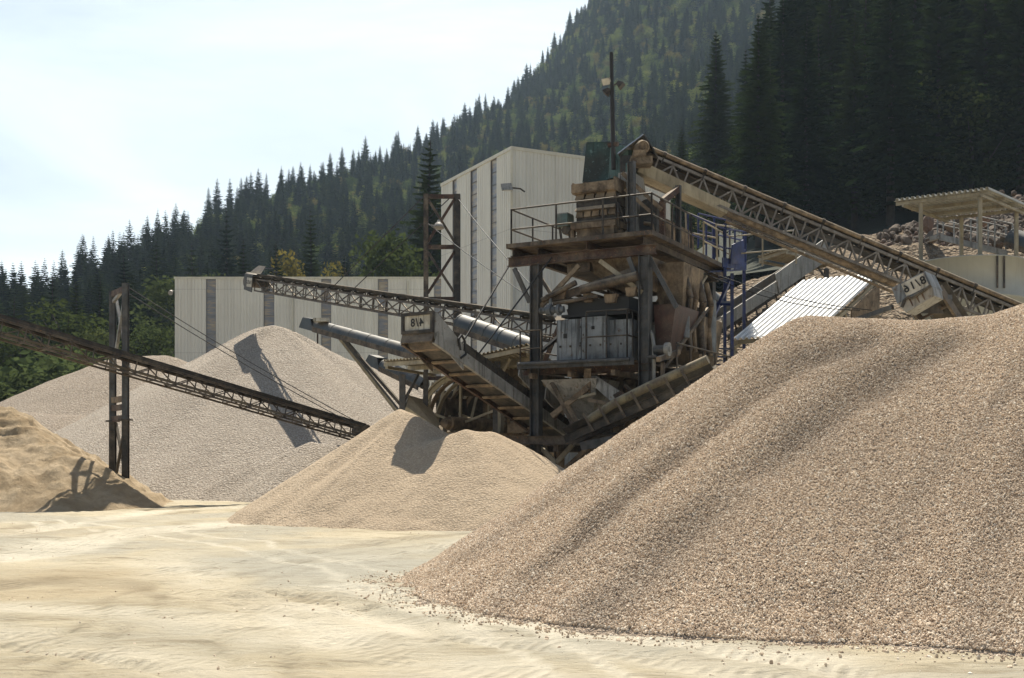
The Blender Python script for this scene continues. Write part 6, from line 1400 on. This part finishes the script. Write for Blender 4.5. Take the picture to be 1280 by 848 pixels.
# ---------- air ----------
def m_haze():
    t = NT('pale air'); x = t.n('ShaderNodeVolumePrincipled'); x.inputs['Color'].default_value = (.62,.80,1,1)
    x.inputs['Density'].default_value = HAZE; x.inputs['Anisotropy'].default_value = .25
    t.link(x.outputs[0], t.out.inputs['Volume']); return t.m
HAZE = .00014
if HAZE > 0:
    hz = MB().box(-2000, 2200, -600, 2100, -2.5, 760).build('haze', m_haze()); tag(hz, 'thin pale haze over the valley', 'haze', None, 'stuff')

# ---------- light ----------
SUN_EL, SUN_AZ = 61., 1.
az = R(SUN_AZ); el = R(SUN_EL)
sd = Vector((math.sin(az)*math.cos(el), math.cos(az)*math.cos(el), math.sin(el)))
li = bpy.data.lights.new('sun', 'SUN'); li.energy = 5.0; li.angle = R(.5); li.color = (1, .93, .80)
so = bpy.data.objects.new('sun', li); COL.objects.link(so); so.rotation_euler = (-sd).to_track_quat('-Z', 'Y').to_euler(); so.location = (0, 0, 60)
w = bpy.data.worlds.new('World'); sc.world = w; w.use_nodes = True; wt = w.node_tree; wt.nodes.clear()
wo = wt.nodes.new('ShaderNodeOutputWorld'); bg = wt.nodes.new('ShaderNodeBackground'); sky = wt.nodes.new('ShaderNodeTexSky')
sky.sky_type = 'NISHITA'; sky.sun_disc = False; sky.sun_elevation = el; sky.sun_rotation = az
sky.air_density = 1.0; sky.dust_density = 1.2; sky.ozone_density = 1.4
tc = wt.nodes.new('ShaderNodeTexCoord'); mp = wt.nodes.new('ShaderNodeMapping'); mp.inputs['Scale'].default_value = (1.4, 1.4, 5.5); mp.inputs['Rotation'].default_value = (0, R(14), 0)
wt.links.new(tc.outputs['Generated'], mp.inputs['Vector'])
nz = wt.nodes.new('ShaderNodeTexNoise'); wt.links.new(mp.outputs[0], nz.inputs['Vector']); nz.inputs['Scale'].default_value = 1.7; nz.inputs['Detail'].default_value = 7; nz.inputs['Roughness'].default_value = .55; nz.inputs['Distortion'].default_value = .6
rp = wt.nodes.new('ShaderNodeValToRGB'); wt.links.new(nz.outputs['Fac'], rp.inputs['Fac']); rp.color_ramp.elements[0].position = .25; rp.color_ramp.elements[0].color = (.30,.30,.30,1); rp.color_ramp.elements[1].position = .78
mx = wt.nodes.new('ShaderNodeMix'); mx.data_type = 'RGBA'; sp_ = wt.nodes.new('ShaderNodeSeparateXYZ'); wt.links.new(tc.outputs['Generated'], sp_.inputs[0])   # bright veil round the sun's side of the sky
fr_ = wt.nodes.new('ShaderNodeMapRange'); wt.links.new(sp_.outputs['Y'], fr_.inputs[0]); fr_.inputs[1].default_value = .35; fr_.inputs[2].default_value = .85; fr_.inputs[3].default_value = .05; fr_.inputs[4].default_value = 1
mm_ = wt.nodes.new('ShaderNodeMath'); mm_.operation = 'MULTIPLY'; wt.links.new(rp.outputs['Color'], mm_.inputs[0]); wt.links.new(fr_.outputs[0], mm_.inputs[1]); wt.links.new(mm_.outputs[0], mx.inputs[0]); wt.links.new(sky.outputs[0], mx.inputs[6]); mx.inputs[7].default_value = (15.0, 16.2, 16.6, 1)
wt.links.new(mx.outputs[2], bg.inputs['Color']); bg.inputs['Strength'].default_value = .05
wt.links.new(bg.outputs[0], wo.inputs['Surface'])
# ---------- camera ----------
cd = bpy.data.cameras.new('camera'); cam = bpy.data.objects.new('camera', cd); COL.objects.link(cam)
cam.location = (0, 0, EYE); cam.rotation_euler = (R(90), 0, 0)
cd.sensor_width = 36; cd.lens = 36*F/1280; cd.shift_y = (HZ-424)/1280; cd.clip_start = .1; cd.clip_end = 6000
sc.camera = cam
sc.view_settings.view_transform = 'Standard'; sc.view_settings.look = 'None'; sc.view_settings.exposure = .72; sc.view_settings.gamma = 1
sc.cycles.use_denoising = True; sc.cycles.denoiser = 'OPENIMAGEDENOISE'; sc.cycles.denoising_input_passes = 'RGB_ALBEDO_NORMAL'; sc.cycles.denoising_prefilter = 'ACCURATE'; sc.cycles.volume_bounces = 1; sc.cycles.max_bounces = 6; sc.cycles.diffuse_bounces = 3; sc.cycles.glossy_bounces = 2
sc.cycles.transparent_max_bounces = 8; sc.cycles.volume_step_rate = 4
